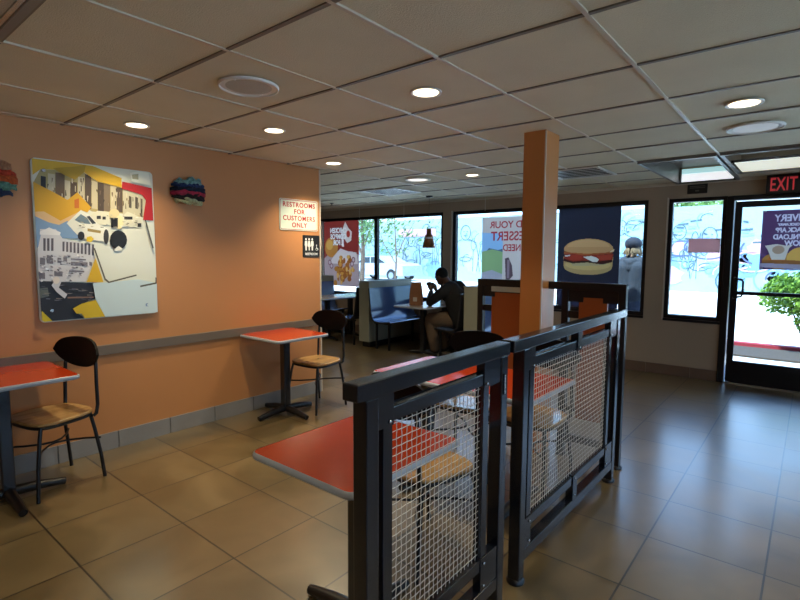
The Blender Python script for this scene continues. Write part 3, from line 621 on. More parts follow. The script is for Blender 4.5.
('5c5864',[(-0.128,-0.161),(-0.117,-0.163),(-0.121,-0.172),(-0.129,-0.174)]),
('eeeef2',[(-0.233,-0.225),(-0.211,-0.228),(-0.215,-0.241),(-0.233,-0.232)]),
('8c8892',[(-0.332,-0.226),(-0.311,-0.229),(-0.314,-0.236),(-0.332,-0.234)]),
('8c8892',[(-0.378,-0.209),(-0.356,-0.212),(-0.372,-0.218),(-0.379,-0.218)]),
('8c8892',[(-0.381,-0.158),(-0.357,-0.16),(-0.376,-0.171),(-0.381,-0.164)]),
('8c8892',[(-0.156,-0.143),(-0.147,-0.145),(-0.136,-0.154),(-0.156,-0.153)]),
('8c8892',[(-0.242,-0.118),(-0.228,-0.12),(-0.227,-0.123),(-0.243,-0.128)]),
('8c8892',[(-0.344,-0.192),(-0.337,-0.194),(-0.331,-0.204),(-0.344,-0.198)]),
('8c8892',[(-0.322,-0.263),(-0.314,-0.266),(-0.307,-0.28),(-0.323,-0.27)]),
('b8b6c0',[(-0.221,-0.089),(-0.197,-0.091),(-0.208,-0.1),(-0.221,-0.1)]),
('9a98a2',[(-0.149,-0.101),(-0.135,-0.104),(-0.14,-0.108),(-0.15,-0.115)]),
('9a98a2',[(-0.186,-0.152),(-0.173,-0.154),(-0.174,-0.159),(-0.187,-0.161)]),
('b8b6c0',[(-0.299,-0.097),(-0.291,-0.099),(-0.282,-0.102),(-0.299,-0.109)]),
('5c5864',[(-0.17,-0.174),(-0.152,-0.177),(-0.163,-0.187),(-0.17,-0.18)]),
('9a98a2',[(-0.183,-0.177),(-0.169,-0.179),(-0.167,-0.184),(-0.184,-0.189)]),
('5c5864',[(-0.316,-0.09),(-0.305,-0.092),(-0.308,-0.096),(-0.316,-0.096)]),
('eeeef2',[(-0.375,-0.163),(-0.363,-0.165),(-0.369,-0.176),(-0.375,-0.17)]),
('8c8892',[(-0.258,-0.132),(-0.237,-0.135),(-0.249,-0.138),(-0.259,-0.141)]),
('eeeef2',[(-0.351,-0.183),(-0.334,-0.186),(-0.335,-0.196),(-0.352,-0.19)]),
('b8b6c0',[(-0.23,-0.194),(-0.222,-0.197),(-0.223,-0.205),(-0.23,-0.201)]),
('5c5864',[(-0.216,-0.096),(-0.192,-0.099),(-0.207,-0.107),(-0.216,-0.107)]),
('9a98a2',[(-0.239,-0.096),(-0.223,-0.098),(-0.22,-0.107),(-0.24,-0.11)]),
('eeeef2',[(-0.385,-0.261),(-0.369,-0.264),(-0.373,-0.272),(-0.385,-0.274)]),
('9a98a2',[(-0.372,-0.198),(-0.348,-0.2),(-0.366,-0.205),(-0.372,-0.203)]),
('8c8892',[(-0.362,-0.17),(-0.347,-0.173),(-0.348,-0.176),(-0.362,-0.18)]),
('5c5864',[(-0.293,-0.243),(-0.28,-0.246),(-0.274,-0.255),(-0.294,-0.252)]),
('8c8892',[(-0.325,-0.195),(-0.308,-0.198),(-0.311,-0.204),(-0.326,-0.2)]),
('5c5864',[(-0.339,-0.192),(-0.332,-0.194),(-0.334,-0.204),(-0.34,-0.201)]),
('8c8892',[(-0.264,-0.211),(-0.251,-0.214),(-0.247,-0.216),(-0.265,-0.225)]),
('eeeef2',[(-0.235,-0.263),(-0.212,-0.266),(-0.228,-0.272),(-0.235,-0.27)]),
('5c5864',[(-0.175,-0.117),(-0.166,-0.119),(-0.168,-0.122),(-0.175,-0.128)]),
('8c8892',[(-0.363,-0.1),(-0.348,-0.102),(-0.35,-0.109),(-0.363,-0.11)]),
('9a98a2',[(-0.324,-0.128),(-0.305,-0.13),(-0.318,-0.135),(-0.324,-0.138)]),
('eeeef2',[(-0.126,-0.179),(-0.119,-0.182),(-0.117,-0.195),(-0.127,-0.19)]),
('b8b6c0',[(-0.326,-0.092),(-0.318,-0.094),(-0.32,-0.098),(-0.326,-0.099)]),
('8c8892',[(-0.119,-0.157),(-0.094,-0.16),(-0.1,-0.174),(-0.12,-0.163)]),
('9a98a2',[(-0.302,-0.126),(-0.29,-0.129),(-0.289,-0.141),(-0.303,-0.139)]),
('b8b6c0',[(-0.27,-0.095),(-0.255,-0.098),(-0.256,-0.107),(-0.271,-0.104)]),
('b8b6c0',[(-0.338,-0.154),(-0.331,-0.157),(-0.328,-0.159),(-0.339,-0.161)]),
('8c8892',[(-0.296,-0.246),(-0.283,-0.249),(-0.284,-0.258),(-0.296,-0.258)]),
('5c5864',[(-0.15,-0.22),(-0.129,-0.223),(-0.133,-0.226),(-0.151,-0.231)]),
('b8b6c0',[(-0.274,-0.123),(-0.253,-0.125),(-0.257,-0.133),(-0.274,-0.132)]),
('5c5864',[(-0.391,-0.247),(-0.384,-0.249),(-0.386,-0.262),(-0.391,-0.252)]),
('8c8892',[(-0.346,-0.111),(-0.33,-0.113),(-0.33,-0.12),(-0.346,-0.123)]),
('5c5864',[(-0.286,-0.189),(-0.27,-0.192),(-0.276,-0.205),(-0.286,-0.196)]),
('9a98a2',[(-0.14,-0.188),(-0.117,-0.191),(-0.131,-0.195),(-0.14,-0.196)]),
('9a98a2',[(-0.145,-0.133),(-0.12,-0.136),(-0.129,-0.149),(-0.146,-0.145)]),
('eeeef2',[(-0.313,-0.107),(-0.298,-0.11),(-0.294,-0.114),(-0.313,-0.113)]),
('8c8892',[(-0.208,-0.22),(-0.191,-0.223),(-0.189,-0.226),(-0.209,-0.227)]),
('8c8892',[(-0.18,-0.207),(-0.164,-0.21),(-0.169,-0.221),(-0.18,-0.213)]),
('9a98a2',[(-0.276,-0.176),(-0.262,-0.179),(-0.259,-0.193),(-0.277,-0.189)]),
('8c8892',[(-0.196,-0.174),(-0.182,-0.176),(-0.179,-0.189),(-0.196,-0.183)]),
('8c8892',[(-0.19,-0.116),(-0.165,-0.119),(-0.17,-0.122),(-0.19,-0.124)]),
('9a98a2',[(-0.149,-0.226),(-0.139,-0.229),(-0.136,-0.243),(-0.15,-0.236)]),
('5c5864',[(-0.213,-0.264),(-0.206,-0.266),(-0.197,-0.276),(-0.213,-0.278)]),
('5c5864',[(-0.211,-0.144),(-0.198,-0.147),(-0.199,-0.15),(-0.211,-0.156)]),
('8c8892',[(-0.323,-0.166),(-0.311,-0.168),(-0.307,-0.181),(-0.324,-0.177)]),
('9a98a2',[(-0.22,-0.23),(-0.206,-0.232),(-0.204,-0.245),(-0.221,-0.239)]),
('eeeef2',[(-0.159,-0.087),(-0.15,-0.089),(-0.147,-0.1),(-0.16,-0.099)]),
('9a98a2',[(-0.211,-0.196),(-0.185,-0.199),(-0.197,-0.204),(-0.211,-0.207)]),
('8c8892',[(-0.128,-0.146),(-0.1,-0.149),(-0.111,-0.159),(-0.128,-0.156)]),
('8c8892',[(-0.131,-0.1),(-0.12,-0.102),(-0.114,-0.108),(-0.131,-0.108)]),
('eeeef2',[(-0.386,-0.202),(-0.363,-0.205),(-0.376,-0.214),(-0.387,-0.209)]),
('8c8892',[(-0.14,-0.186),(-0.131,-0.188),(-0.119,-0.192),(-0.14,-0.192)]),
('eeeef2',[(-0.324,-0.243),(-0.311,-0.245),(-0.311,-0.256),(-0.324,-0.248)]),
('5c5864',[(-0.2,-0.214),(-0.193,-0.216),(-0.186,-0.225),(-0.201,-0.227)]),
('b8b6c0',[(-0.294,-0.203),(-0.273,-0.206),(-0.281,-0.213),(-0.294,-0.209)]),
('b8b6c0',[(-0.241,-0.132),(-0.229,-0.135),(-0.224,-0.143),(-0.241,-0.144)]),
('70707a',[(-0.36,-0.387),(-0.334,-0.391),(-0.34,-0.396),(-0.36,-0.393)]),
('70707a',[(-0.095,-0.396),(-0.081,-0.399),(-0.08,-0.407),(-0.095,-0.402)]),
('101218',[(-0.296,-0.349),(-0.268,-0.353),(-0.274,-0.361),(-0.296,-0.355)]),
('8a8078',[(-0.102,-0.413),(-0.084,-0.417),(-0.09,-0.421),(-0.102,-0.419)]),
('4a4c58',[(-0.383,-0.303),(-0.365,-0.306),(-0.356,-0.312),(-0.383,-0.309)]),
('70707a',[(-0.312,-0.4),(-0.263,-0.406),(-0.3,-0.409),(-0.312,-0.406)]),
('8a8078',[(-0.302,-0.389),(-0.256,-0.394),(-0.286,-0.398),(-0.302,-0.395)]),
('101218',[(-0.198,-0.352),(-0.146,-0.357),(-0.172,-0.364),(-0.198,-0.358)]),
('8a8078',[(-0.371,-0.349),(-0.329,-0.353),(-0.359,-0.359),(-0.371,-0.354)]),
('8a8078',[(-0.14,-0.34),(-0.122,-0.343),(-0.099,-0.351),(-0.14,-0.346)]),
('8a8078',[(-0.093,-0.359),(-0.059,-0.364),(-0.052,-0.371),(-0.094,-0.366)]),
('4a4c58',[(-0.382,-0.321),(-0.34,-0.326),(-0.357,-0.329),(-0.383,-0.327)]),
('101218',[(-0.226,-0.328),(-0.194,-0.332),(-0.202,-0.338),(-0.226,-0.334)]),
('70707a',[(-0.162,-0.342),(-0.145,-0.346),(-0.121,-0.354),(-0.163,-0.348)]),
('101218',[(-0.297,-0.347),(-0.249,-0.352),(-0.278,-0.353),(-0.297,-0.353)]),
('4a4c58',[(-0.224,-0.331),(-0.189,-0.335),(-0.189,-0.338),(-0.224,-0.337)]),
('8a8078',[(-0.269,-0.346),(-0.241,-0.349),(-0.258,-0.352),(-0.269,-0.351)]),
('4a4c58',[(-0.146,-0.402),(-0.132,-0.405),(-0.111,-0.415),(-0.146,-0.408)]),
('101218',[(-0.306,-0.347),(-0.265,-0.352),(-0.283,-0.354),(-0.306,-0.353)]),
('4a4c58',[(-0.142,-0.331),(-0.126,-0.335),(-0.103,-0.339),(-0.142,-0.337)]),
('70707a',[(-0.204,-0.328),(-0.164,-0.332),(-0.163,-0.34),(-0.204,-0.333)]),
('8a8078',[(-0.246,-0.356),(-0.196,-0.362),(-0.216,-0.366),(-0.246,-0.362)]),
('101218',[(-0.27,-0.305),(-0.22,-0.31),(-0.238,-0.313),(-0.27,-0.311)]),
('70707a',[(-0.382,-0.355),(-0.354,-0.359),(-0.369,-0.361),(-0.382,-0.361)]),
('101218',[(-0.209,-0.342),(-0.193,-0.346),(-0.188,-0.354),(-0.209,-0.348)]),
('4a4c58',[(-0.288,-0.398),(-0.273,-0.401),(-0.278,-0.407),(-0.288,-0.403)]),
('8a8078',[(-0.109,-0.377),(-0.074,-0.381),(-0.077,-0.384),(-0.109,-0.383)]),
('101218',[(-0.259,-0.372),(-0.242,-0.376),(-0.247,-0.383),(-0.259,-0.378)]),
('4a4c58',[(-0.31,-0.311),(-0.299,-0.314),(-0.283,-0.323),(-0.31,-0.317)]),
('4a4c58',[(-0.383,-0.365),(-0.349,-0.37),(-0.362,-0.374),(-0.383,-0.371)]),
('8a8078',[(-0.177,-0.331),(-0.164,-0.334),(-0.162,-0.338),(-0.177,-0.337)]),
('101218',[(-0.24,-0.313),(-0.23,-0.315),(-0.201,-0.32),(-0.24,-0.318)]),
('4a4c58',[(-0.219,-0.329),(-0.209,-0.332),(-0.185,-0.342),(-0.22,-0.335)]),
('101218',[(-0.17,-0.359),(-0.119,-0.364),(-0.151,-0.366),(-0.17,-0.365)]),
('70707a',[(-0.289,-0.297),(-0.244,-0.301),(-0.273,-0.307),(-0.289,-0.302)]),
('4a4c58',[(-0.182,-0.381),(-0.136,-0.387),(-0.149,-0.389),(-0.183,-0.387)]),
('8c8878',[(0.169,0.18),(0.187,0.179),(0.187,0.172),(0.169,0.174)]),
('8c8878',[(0.09,0.119),(0.108,0.117),(0.107,0.11),(0.09,0.113)]),
('8c8878',[(0.067,0.179),(0.079,0.178),(0.074,0.17),(0.066,0.173)]),
('f0f0e4',[(0.223,0.172),(0.233,0.17),(0.236,0.167),(0.223,0.166)]),
('b8b49c',[(0.089,0.179),(0.104,0.178),(0.096,0.173),(0.088,0.173)]),
('8c8878',[(0.249,0.172),(0.266,0.171),(0.263,0.164),(0.248,0.166)]),
('f0f0e4',[(0.252,0.199),(0.275,0.198),(0.271,0.192),(0.252,0.193)]),
('6a685e',[(-0.137,0.119),(-0.122,0.117),(-0.127,0.111),(-0.137,0.113)]),
('6a685e',[(0.241,0.16),(0.263,0.159),(0.264,0.151),(0.241,0.154)]),
('8c8878',[(0.186,0.152),(0.206,0.151),(0.198,0.143),(0.186,0.146)]),
('6a685e',[(-0.143,0.154),(-0.134,0.152),(-0.125,0.146),(-0.144,0.148)]),
('8c8878',[(0.16,0.203),(0.17,0.201),(0.171,0.196),(0.16,0.197)]),
('8c8878',[(0.102,0.12),(0.117,0.118),(0.122,0.109),(0.102,0.113)]),
('8c8878',[(0.177,0.145),(0.2,0.144),(0.188,0.135),(0.177,0.139)]),
('8c8878',[(0.038,0.135),(0.06,0.133),(0.046,0.13),(0.038,0.129)]),
('8c8878',[(-0.101,0.17),(-0.084,0.168),(-0.089,0.162),(-0.101,0.164)]),
('b8b49c',[(-0.116,0.126),(-0.102,0.124),(-0.103,0.118),(-0.116,0.12)]),
('b8b49c',[(0.073,0.207),(0.09,0.205),(0.082,0.198),(0.073,0.2)]),
('8c8878',[(0.048,0.199),(0.057,0.197),(0.061,0.193),(0.047,0.193)]),
('f0f0e4',[(0.139,0.128),(0.167,0.127),(0.15,0.119),(0.139,0.122)]),
('b8b49c',[(-0.128,0.143),(-0.109,0.142),(-0.107,0.137),(-0.128,0.137)]),
('6a685e',[(0.001,0.113),(0.022,0.111),(0.023,0.107),(0.001,0.107)]),
('b8b49c',[(-0.062,0.116),(-0.042,0.115),(-0.054,0.108),(-0.062,0.11)]),
('6a685e',[(-0.119,0.109),(-0.096,0.108),(-0.104,0.103),(-0.12,0.103)]),
('b8b49c',[(0.243,0.118),(0.272,0.116),(0.261,0.11),(0.242,0.111)]),
('b8b49c',[(0.154,0.161),(0.18,0.16),(0.163,0.153),(0.154,0.154)]),
('cfd0d8',[(-0.326,-0.299),(-0.294,-0.254),(-0.266,-0.278),(-0.283,-0.318),(-0.234,-0.368),(-0.251,-0.396),(-0.299,-0.346)]),
('e8e0d8',[(-0.275,-0.266),(-0.277,-0.276),(-0.282,-0.284),(-0.289,-0.289),(-0.296,-0.291),(-0.304,-0.289),(-0.31,-0.283),(-0.314,-0.274),(-0.315,-0.265),(-0.313,-0.255),(-0.308,-0.247),(-0.301,-0.242),(-0.294,-0.24),(-0.286,-0.242),(-0.28,-0.248),(-0.276,-0.256)]),
('d8ae20',[(-0.042,-0.114),(0.003,-0.291),(-0.109,-0.287)]),
('d4b41c',[(-0.205,-0.471),(-0.149,-0.439),(-0.055,-0.419),(0.003,-0.547),(-0.131,-0.547),(-0.152,-0.511),(-0.184,-0.508)]),
('d4c41c',[(-0.392,-0.47),(-0.332,-0.547),(-0.379,-0.547),(-0.392,-0.535)]),
('e0c030',[(-0.047,0.023),(-0.066,-0.001),(-0.095,0.007),(-0.093,0.035),(-0.064,0.045)]),
('c9dde4',[(-0.068,-0.296),(0.035,-0.293),(0.251,-0.28),(0.392,-0.315),(0.39,-0.547),(0.003,-0.547),(-0.056,-0.411)]),
('5a564c',[(-0.052,-0.044),(-0.043,-0.041),(0.019,-0.265),(0.041,-0.288),(0.238,-0.241),(0.24,-0.252),(0.037,-0.3),(0.009,-0.274)]),
('5a564c',[(0.262,-0.328),(0.381,-0.309),(0.383,-0.269),(0.392,-0.27),(0.39,-0.32),(0.264,-0.341)]),
('5a564c',[(0.318,0.18),(0.328,0.181),(0.379,-0.036),(0.368,-0.039)]),
('e9ead8',[(0.224,0.526),(0.286,0.546),(0.361,0.543),(0.376,0.449),(0.233,0.465)]),
('a8a888',[(0.236,0.515),(0.285,0.527),(0.283,0.483),(0.24,0.484)]),
('7d99c0',[(0.299,-0.472),(0.32,-0.468),(0.309,-0.48),(0.309,-0.488),(0.321,-0.495),(0.298,-0.493)])]
# ================================================================ SIGNS AND WALL PIECES
RL = (PI/2, 0, PI/2)      # faces +X, reads along +Y
RF = (PI/2, 0, 0)         # faces -Y, reads along +X
INK = flatmat('b02028'); WHT = flatmat('e8e8e4')
t = thing('wall_art_panel', 'abstract collage panel of city buildings and cars on the orange wall', 'wall art', (-4.066, 1.476, 1.573), rot=(0, 0, PI/2))
MB().prism(rrect(-.40, -.555, .40, .555, .03), -.004, .012, axis='y').build('board', [flatmat('dfe0d0', 0, .25)], t)
art = printed('collage_print', ART, t, step=.00008, base=.0042)
for u, v in ((-.33, .475), (.33, .48), (-.33, -.475)): MB().tube([(u, -.004, v), (u, -.02, v)], .011, 14).build('mounting_bolt', 'chrome', t)
# yarn sculptures
def yarn(loc, cols, lab, seed):
    t = thing('wall_sculpture', lab, 'wall sculpture', loc, group='colourful yarn wall sculptures'); r = random.Random(seed)
    n = len(cols)
    for k, (nm, c) in enumerate(cols):
        z0 = .095-.19*(k+.5)/n; hw = .15*math.sqrt(max(.1, 1-(z0/.125)**2)); mb = MB()
        for s in range(7):
            pts = []; zz = z0+r.uniform(-.012, .012); dd = r.uniform(.015, .075)
            for i in range(15):
                u = -1+2*i/14; y = u*hw; x = dd*math.sqrt(max(0, 1-u*u))+.012+.008*noise.noise(Vector((u*4, s, k))); pts.append((x, y, zz+.034*noise.noise(Vector((u*3, s*2.1, k*5+seed)))-.02*u*(k/n-.3)))
            mb.tube(pts, [.004+.011*math.sqrt(max(.02, 1-(-1+2*i/14)**2)) for i in range(15)], 7)
        mb.build(nm, mat('yarn_'+c, c, .85, var=.35, scale=60, bump=.8, bscale=150), t)
yarn((-4.078, 2.165, 2.0), [('teal_band', '6f9a98'), ('navy_band', '18305c'), ('navy_band', '101c34'), ('crimson_band', '9c2440'), ('black_band', '141418'), ('cream_band', 'a8b088')], 'crumpled blue and crimson yarn sculpture right of the collage panel', 3)
yarn((-4.078, .85, 1.965), [('tan_band', 'b08060'), ('red_band', 'b03820'), ('orange_band', 'b85424'), ('sea_green_band', '5c8c80'), ('blue_band', '1c3050')], 'red and green yarn sculpture cut off at the left edge of view', 8)

# restroom notice
t = thing('restroom_notice', 'white sign with red capitals reading restrooms for customers only', 'sign', (-4.079, 3.345, 1.885), rot=(0, 0, PI/2))
MB().prism(rrect(-.245, -.155, .245, .155, .02), -.006, 0, axis='y').build('plate', flatmat('d6e2d2'), t)
fr = MB(); o = rrect(-.238, -.148, .238, .148, .018); i_ = rrect(-.233, -.143, .233, .143, .015); n = len(o)
fr.add([(p[0], -.0066, p[1]) for p in o]+[(p[0], -.0066, p[1]) for p in i_], [(k, (k+1) % n, (k+1) % n+n, k+n) for k in range(n)]); fr.build('red_border', INK, t)
for k, s in enumerate(('RESTROOMS', 'FOR', 'CUSTOMERS', 'ONLY')): lettering('lettering', s, .066, INK, (0, -.0075, .098-.067*k), RF, t, bold=.0015, sx=1.0, space=1.15)
t = thing('restroom_pictogram', 'small black restroom sign with white figures below the red lettered notice', 'sign', (-4.079, 3.50, 1.575), rot=(0, 0, PI/2))
MB().prism(rrect(-.112, -.112, .112, .112, .006), -.006, 0, axis='y').build('plate', flatmat('16181a'), t)
mb = MB()
for cx, dress in ((-.072, 0), (-.03, 1), (.012, 0)):
    mb.add([(x, -.0068, z) for x, z in ell(cx, .070, .011, .012, n=14)], [tuple(range(14))])
    pts = [(cx-.016, .053), (cx+.016, .053), (cx+.02, .005), (cx+.012, .005), (cx+.008, -.045), (cx-.008, -.045), (cx-.012, .005), (cx-.02, .005)]
    if dress: pts = [(cx-.01, .053), (cx+.01, .053), (cx+.021, -.005), (cx+.008, -.005), (cx+.006, -.045), (cx-.006, -.045), (cx-.008, -.005), (cx-.021, -.005)]
    mb.add([(x, -.0068, z) for x, z in pts], [tuple(range(8))])
mb.add([(x, -.0068, z) for x, z in ell(.07, .01, .007, .007, n=10)], [tuple(range(10))])
mb.add([(x, -.0068, z) for x, z in [(.066, .0), (.074, .0), (.076, -.02), (.09, -.022), (.094, -.04), (.088, -.04), (.084, -.028), (.068, -.028)]], [tuple(range(8))])
mb.tube([(.072+.016*math.cos(a), -.0068, -.03+.014*math.sin(a)) for a in [PI*.8+PI*1.1*i/9 for i in range(10)]], .0018, 5)
mb.build('white_figures', WHT, t); lettering('lettering', 'RESTROOM', .032, WHT, (0, -.0072, -.082), RF, t, bold=.0008)

# exit sign
t = thing('exit_sign', 'black exit sign with glowing red letters over the glass door', 'exit sign', (-.215, WY-.07, 2.268))
MB().box((-.245, -.02, -.1), (.26, .06, .1)).build('housing', 'black', t, bevel=.006)
lettering('lettering', 'EXIT', .20, mat('exit_red', (.55, .04, .05, 1), .4, emit=.36), (-.095, -.0215, -.008), RF, t, bold=.003, sx=.56, space=1.05)
t = thing('small_wall_notice', 'small dark framed notice on the beige wall above the narrow window', 'sign', (-1.13, WY, 2.285))
MB().box((-.105, -.015, -.055), (.105, 0, .055)).build('plate', mat('notice_dark', '2a2624', .4), t, bevel=.004)
mb = MB()
for z in (.03, .012): mb.box((-.08, -.0165, z-.004), (.08, -.0155, z+.004))
mb.box((-.02, -.0165, -.03), (.02, -.0155, -.015)); mb.build('pale_print_lines', mat('notice_print', '6e6860', .5), t)

# window posters (paper glued inside the glass, print seen from behind)
def inside(x, y, P):
    c = False; k = len(P)-1
    for q in range(len(P)):
        (x1, y1), (x2, y2) = P[q], P[k]; k = q
        if (y1 > y) != (y2 > y) and x < (x2-x1)*(y-y1)/(y2-y1)+x1: c = not c
    return c
def poster(name, lab, x0, x1, z0, z1, base, polys, trans=.5, y=WY+.043, texts=(), step=.006):
    """paper on the inside of the glass: one sheet, each bit of print a patch of its own colour (seen from behind)"""
    t = thing(name, lab, 'poster', ((x0+x1)/2, y, (z0+z1)/2))
    a, b = (x1-x0)/2, (z1-z0)/2; nx, nz = int(2*a/step), int(2*b/step); g = [[base]*nx for _ in range(nz)]
    P = list(polys)
    for body, size, hx, cx, cz, bold, sx in texts:
        o = lettering('tmp', body, size, WHT, (0, 0, 0), (0, 0, 0), None, mirror=True, bold=bold, sx=sx)
        for f in o.data.polygons:
            if abs(f.normal.z) > .9: P.append((hx, [(o.data.vertices[v].co.x+cx, o.data.vertices[v].co.y+cz) for v in f.vertices]))
        me = o.data; bpy.data.objects.remove(o); bpy.data.meshes.remove(me)
    for hx, pts in P:
        us = [p[0] for p in pts]; vs = [p[1] for p in pts]
        for j in range(max(0, int((min(vs)+b)/step)), min(nz, int((max(vs)+b)/step)+1)):
            for i in range(max(0, int((min(us)+a)/step)), min(nx, int((max(us)+a)/step)+1)):
                if inside((i+.5)*step-a, (j+.5)*step-b, pts): g[j][i] = hx
    mb = MB(); cols = []
    for j in range(nz):
        i = 0
        while i < nx:
            k = i
            while k < nx and g[j][k] == g[j][i]: k += 1
            if g[j][i] not in cols: cols.append(g[j][i])
            mb.add([(i*step-a, 0, j*step-b), (k*step-a, 0, j*step-b), (k*step-a, 0, (j+1)*step-b), (i*step-a, 0, (j+1)*step-b)], [(0, 1, 2, 3)], cols.index(g[j][i])); i = k
    mb.build('printed_sheet', [flatmat(c, trans, .4) for c in cols], t)
    m2 = MB()
    for sx, sz in ((-1, -1), (-1, 1), (1, -1), (1, 1)):
        MB().box((sx*(a-.02)-.012, -.0015, sz*(b-.012)-.006), (sx*(a-.02)+.012, -.0006, sz*(b-.012)+.006)).build('tape', mat('clear_tape', 'b8b4a8', .3, trans=.5), t)
    return t
# red chicken poster
r = random.Random(5); polys = []
polys.append(('b08c84', [(-.49, -.1), (-.3, .02), (.0, .06), (.3, .04), (.48, -.02), (.49, -.63), (-.49, -.63)]))
polys.append(('c47a38', ell(-.28, .12, .19, .2))); polys.append(('d89848', ell(-.33, .17, .1, .1)))
polys.append(('d8b8a8', [(-.22, -.06), (-.02, .1), (.2, .04), (.42, .02), (.46, -.2), (-.35, -.2)]))
for k in range(60):
    u, v = r.gauss(.08, .14), -.33+r.gauss(0, .15)
    if abs(v+.33) > .27 or abs(u-.08) > .3: continue
    polys.append((r.choice(['b06a28', 'c88038', '9a5020', 'd89a50', 'a85c24']), ell(u, v, r.uniform(.03, .06), r.uniform(.03, .07), n=9)))
for u, v in ((-.28, -.25), (.3, -.2), (.34, -.12), (-.33, -.18)): polys.append(('8c5858', ell(u, v, .05, .06, n=12)));  polys.append(('c4a098', ell(u, v, .03, .035, n=10)))
polys.append(('e4c8b8', [(.02, .14), (.08, .13), (.06, .45), (.0, .48)])); polys.append(('e0c0ac', [(.02, .44), (.12, .62), (.2, .5), (.3, .42), (.28, .25), (.17, .2), (.1, .28)]))
polys.append(('b83828', ell(.2, .38, .05, .07, n=14)))
t = poster('red_food_poster', 'red window poster of fried chicken pieces, seen from behind, left of the white car', -7.74, -6.76, .86, 2.14, '96342a', polys, .5, texts=[(w_, .135, 'ecd8c8', -.08, .45-.12*k, .006, .8) for k, w_ in enumerate(('CHICKEN', 'COMBOS', '2 FOR'))])
# dessert poster
polys = [('8fb0cc', [(-.5, .30), (-.12, .28), (-.12, -.02), (-.5, -.02)]), ('5a6a78', [(-.36, .06), (-.2, .03), (-.12, .05), (-.12, -.03), (-.45, -.03)]), ('8aa06c', [(-.5, .0), (-.3, .04), (-.12, 0), (-.12, -.35), (-.3, -.3), (-.5, -.35)]), ('a89ca0', [(-.5, -.33), (-.3, -.28), (-.12, -.34), (-.12, -.5), (-.5, -.5)]),
         ('5c4448', [(-.08, -.1), (-.02, -.08), (.04, -.2), (.06, -.36), (.0, -.42), (-.06, -.42)]), ('8a7074', [(-.04, -.12), (.0, -.12), (.0, -.4), (-.04, -.4)]), ('6a5450', [(.2, -.13), (.4, -.13), (.4, -.12), (.2, -.12)]), ('8a5c40', [(.14, -.42), (.26, -.40), (.42, -.42), (.42, -.43), (.14, -.43)])]
t = poster('dessert_poster', 'pale window poster with red dessert lettering seen from behind, left of the pillar', -4.07, -3.1, 1.0, 2.07, 'c8b4a8', polys, .5, texts=[('FEED YOUR', .145, 'a8343a', .03, .41, .003, 1.0), ('DESSERT', .19, 'a8343a', .02, .235, .004, .95), ('NEED', .14, 'a8343a', .03, .06, .003, .85)], step=.004)
# burger poster
cx, cz = .0, -.20
polys = [('2c2e42', [(-.40, -.35), (.40, -.35), (.40, -.7), (-.40, -.7)]),
         ('b4905c', [(x, z) for x, z in ell(.0, -.16, .33, .13, PI, 2*PI)]+[(.34, .0), (-.34, .0)]),
         ('c8a468', ell(0, -.13, .31, .085, PI, 2*PI)+[(.3, -.10), (-.3, -.10)]),
         ('b49c70', [(-.24, -.10), (-.1, -.07), (.1, -.1), (.26, -.07), (.25, -.12), (.1, -.14), (-.2, -.15)]),
         ('3c1c18', [(-.33, -.02), (.32, -.02), (.33, -.08), (.2, -.12), (.0, -.09), (-.2, -.11), (-.34, -.07)]),
         ('8c3024', [(-.32, .04), (-.1, .06), (.12, .03), (.34, .05), (.33, -.04), (.16, -.07), (-.05, -.06), (-.2, -.08), (-.33, -.03)]),
         ('a8402c', [(.12, .02), (.33, .04), (.31, -.05), (.17, -.05)]), ('a03828', ell(-.17, -.015, .1, .05, n=14)),
         ('a0522c', [(-.33, .09), (.34, .09), (.32, .05), (.1, .03), (-.06, .02), (-.2, .05), (-.33, .04)]),
         ('d8d0c0', [(-.06, .0), (.05, .015), (.12, -.01), (.155, -.04), (.13, -.085), (.08, -.085), (.0, -.04)]),
         ('d8d0c0', [(-.32, .02), (-.24, .03), (-.25, .01), (-.31, .0)]),
         ('c08c5a', ell(0, .12, .335, .17, 0, PI)+[(-.335, .10), (-.25, .07), (0, .05), (.25, .07), (.335, .10)]),
         ('cc9a66', ell(0, .15, .29, .125, 0.05, PI-.05)), ('d8b890', [(.30, .09), (.35, .125), (.345, .09), (.29, .07)])]
polys = [polys[0]]+[(c, [(u+cx, v*.85-.01) for u, v in p]) for c, p in polys[1:]]
t = poster('burger_poster', 'tall navy window poster of a burger right of the orange pillar', -2.835, -1.99, .77, 2.19, '282a36', polys, .42)
# door poster
polys = [('a8743c', ell(-.16, -.25, .2, .1)), ('c8984c', ell(.07, -.22, .15, .13)), ('d0a458', ell(.3, -.22, .2, .16)), ('b86a30', ell(-.2, -.24, .1, .05)), ('8c5830', [(-.36, -.31), (.5, -.33), (.5, -.25), (-.36, -.24)]),
         ('c8b8a8', [(-.34, -.07), (-.2, -.05), (-.1, -.07), (-.02, -.06), (-.06, -.1), (-.1, -.24), (-.25, -.24), (-.3, -.12)]), ('a88870', ell(-.18, -.12, .07, .05)), ('9a8c98', [(-.42, -.33), (.5, -.36), (.5, -.3), (-.42, -.28)])]
polys = [(c, [(max(-.38, min(.38, u)), v) for u, v in p]) for c, p in polys]
t = poster('delivery_poster', 'purple poster with delivery lettering seen from behind on the glass door', -.48, .125, 1.345, 2.0, '573a5a', [(c, [(u*.78, v*.92) for u, v in p]) for c, p in polys], .5, WY+.026, texts=[(w_, sz, 'd0c4d0', .0, z, .003, .85) for w_, sz, z in (('DELIVERY', .105, .235), ('IS JUST A CLICK AWAY', .036, .165), ('THE JACK APP', .065, .105), ('DOWNLOAD', .075, .03), ('NOW', .08, -.04))], step=.004)
# red sheet on narrow window
t = poster('red_window_sign', 'plain red rectangular sign taped to the narrow window left of the door', -1.20, -.865, 1.53, 1.70, 'c08480', [], .5)

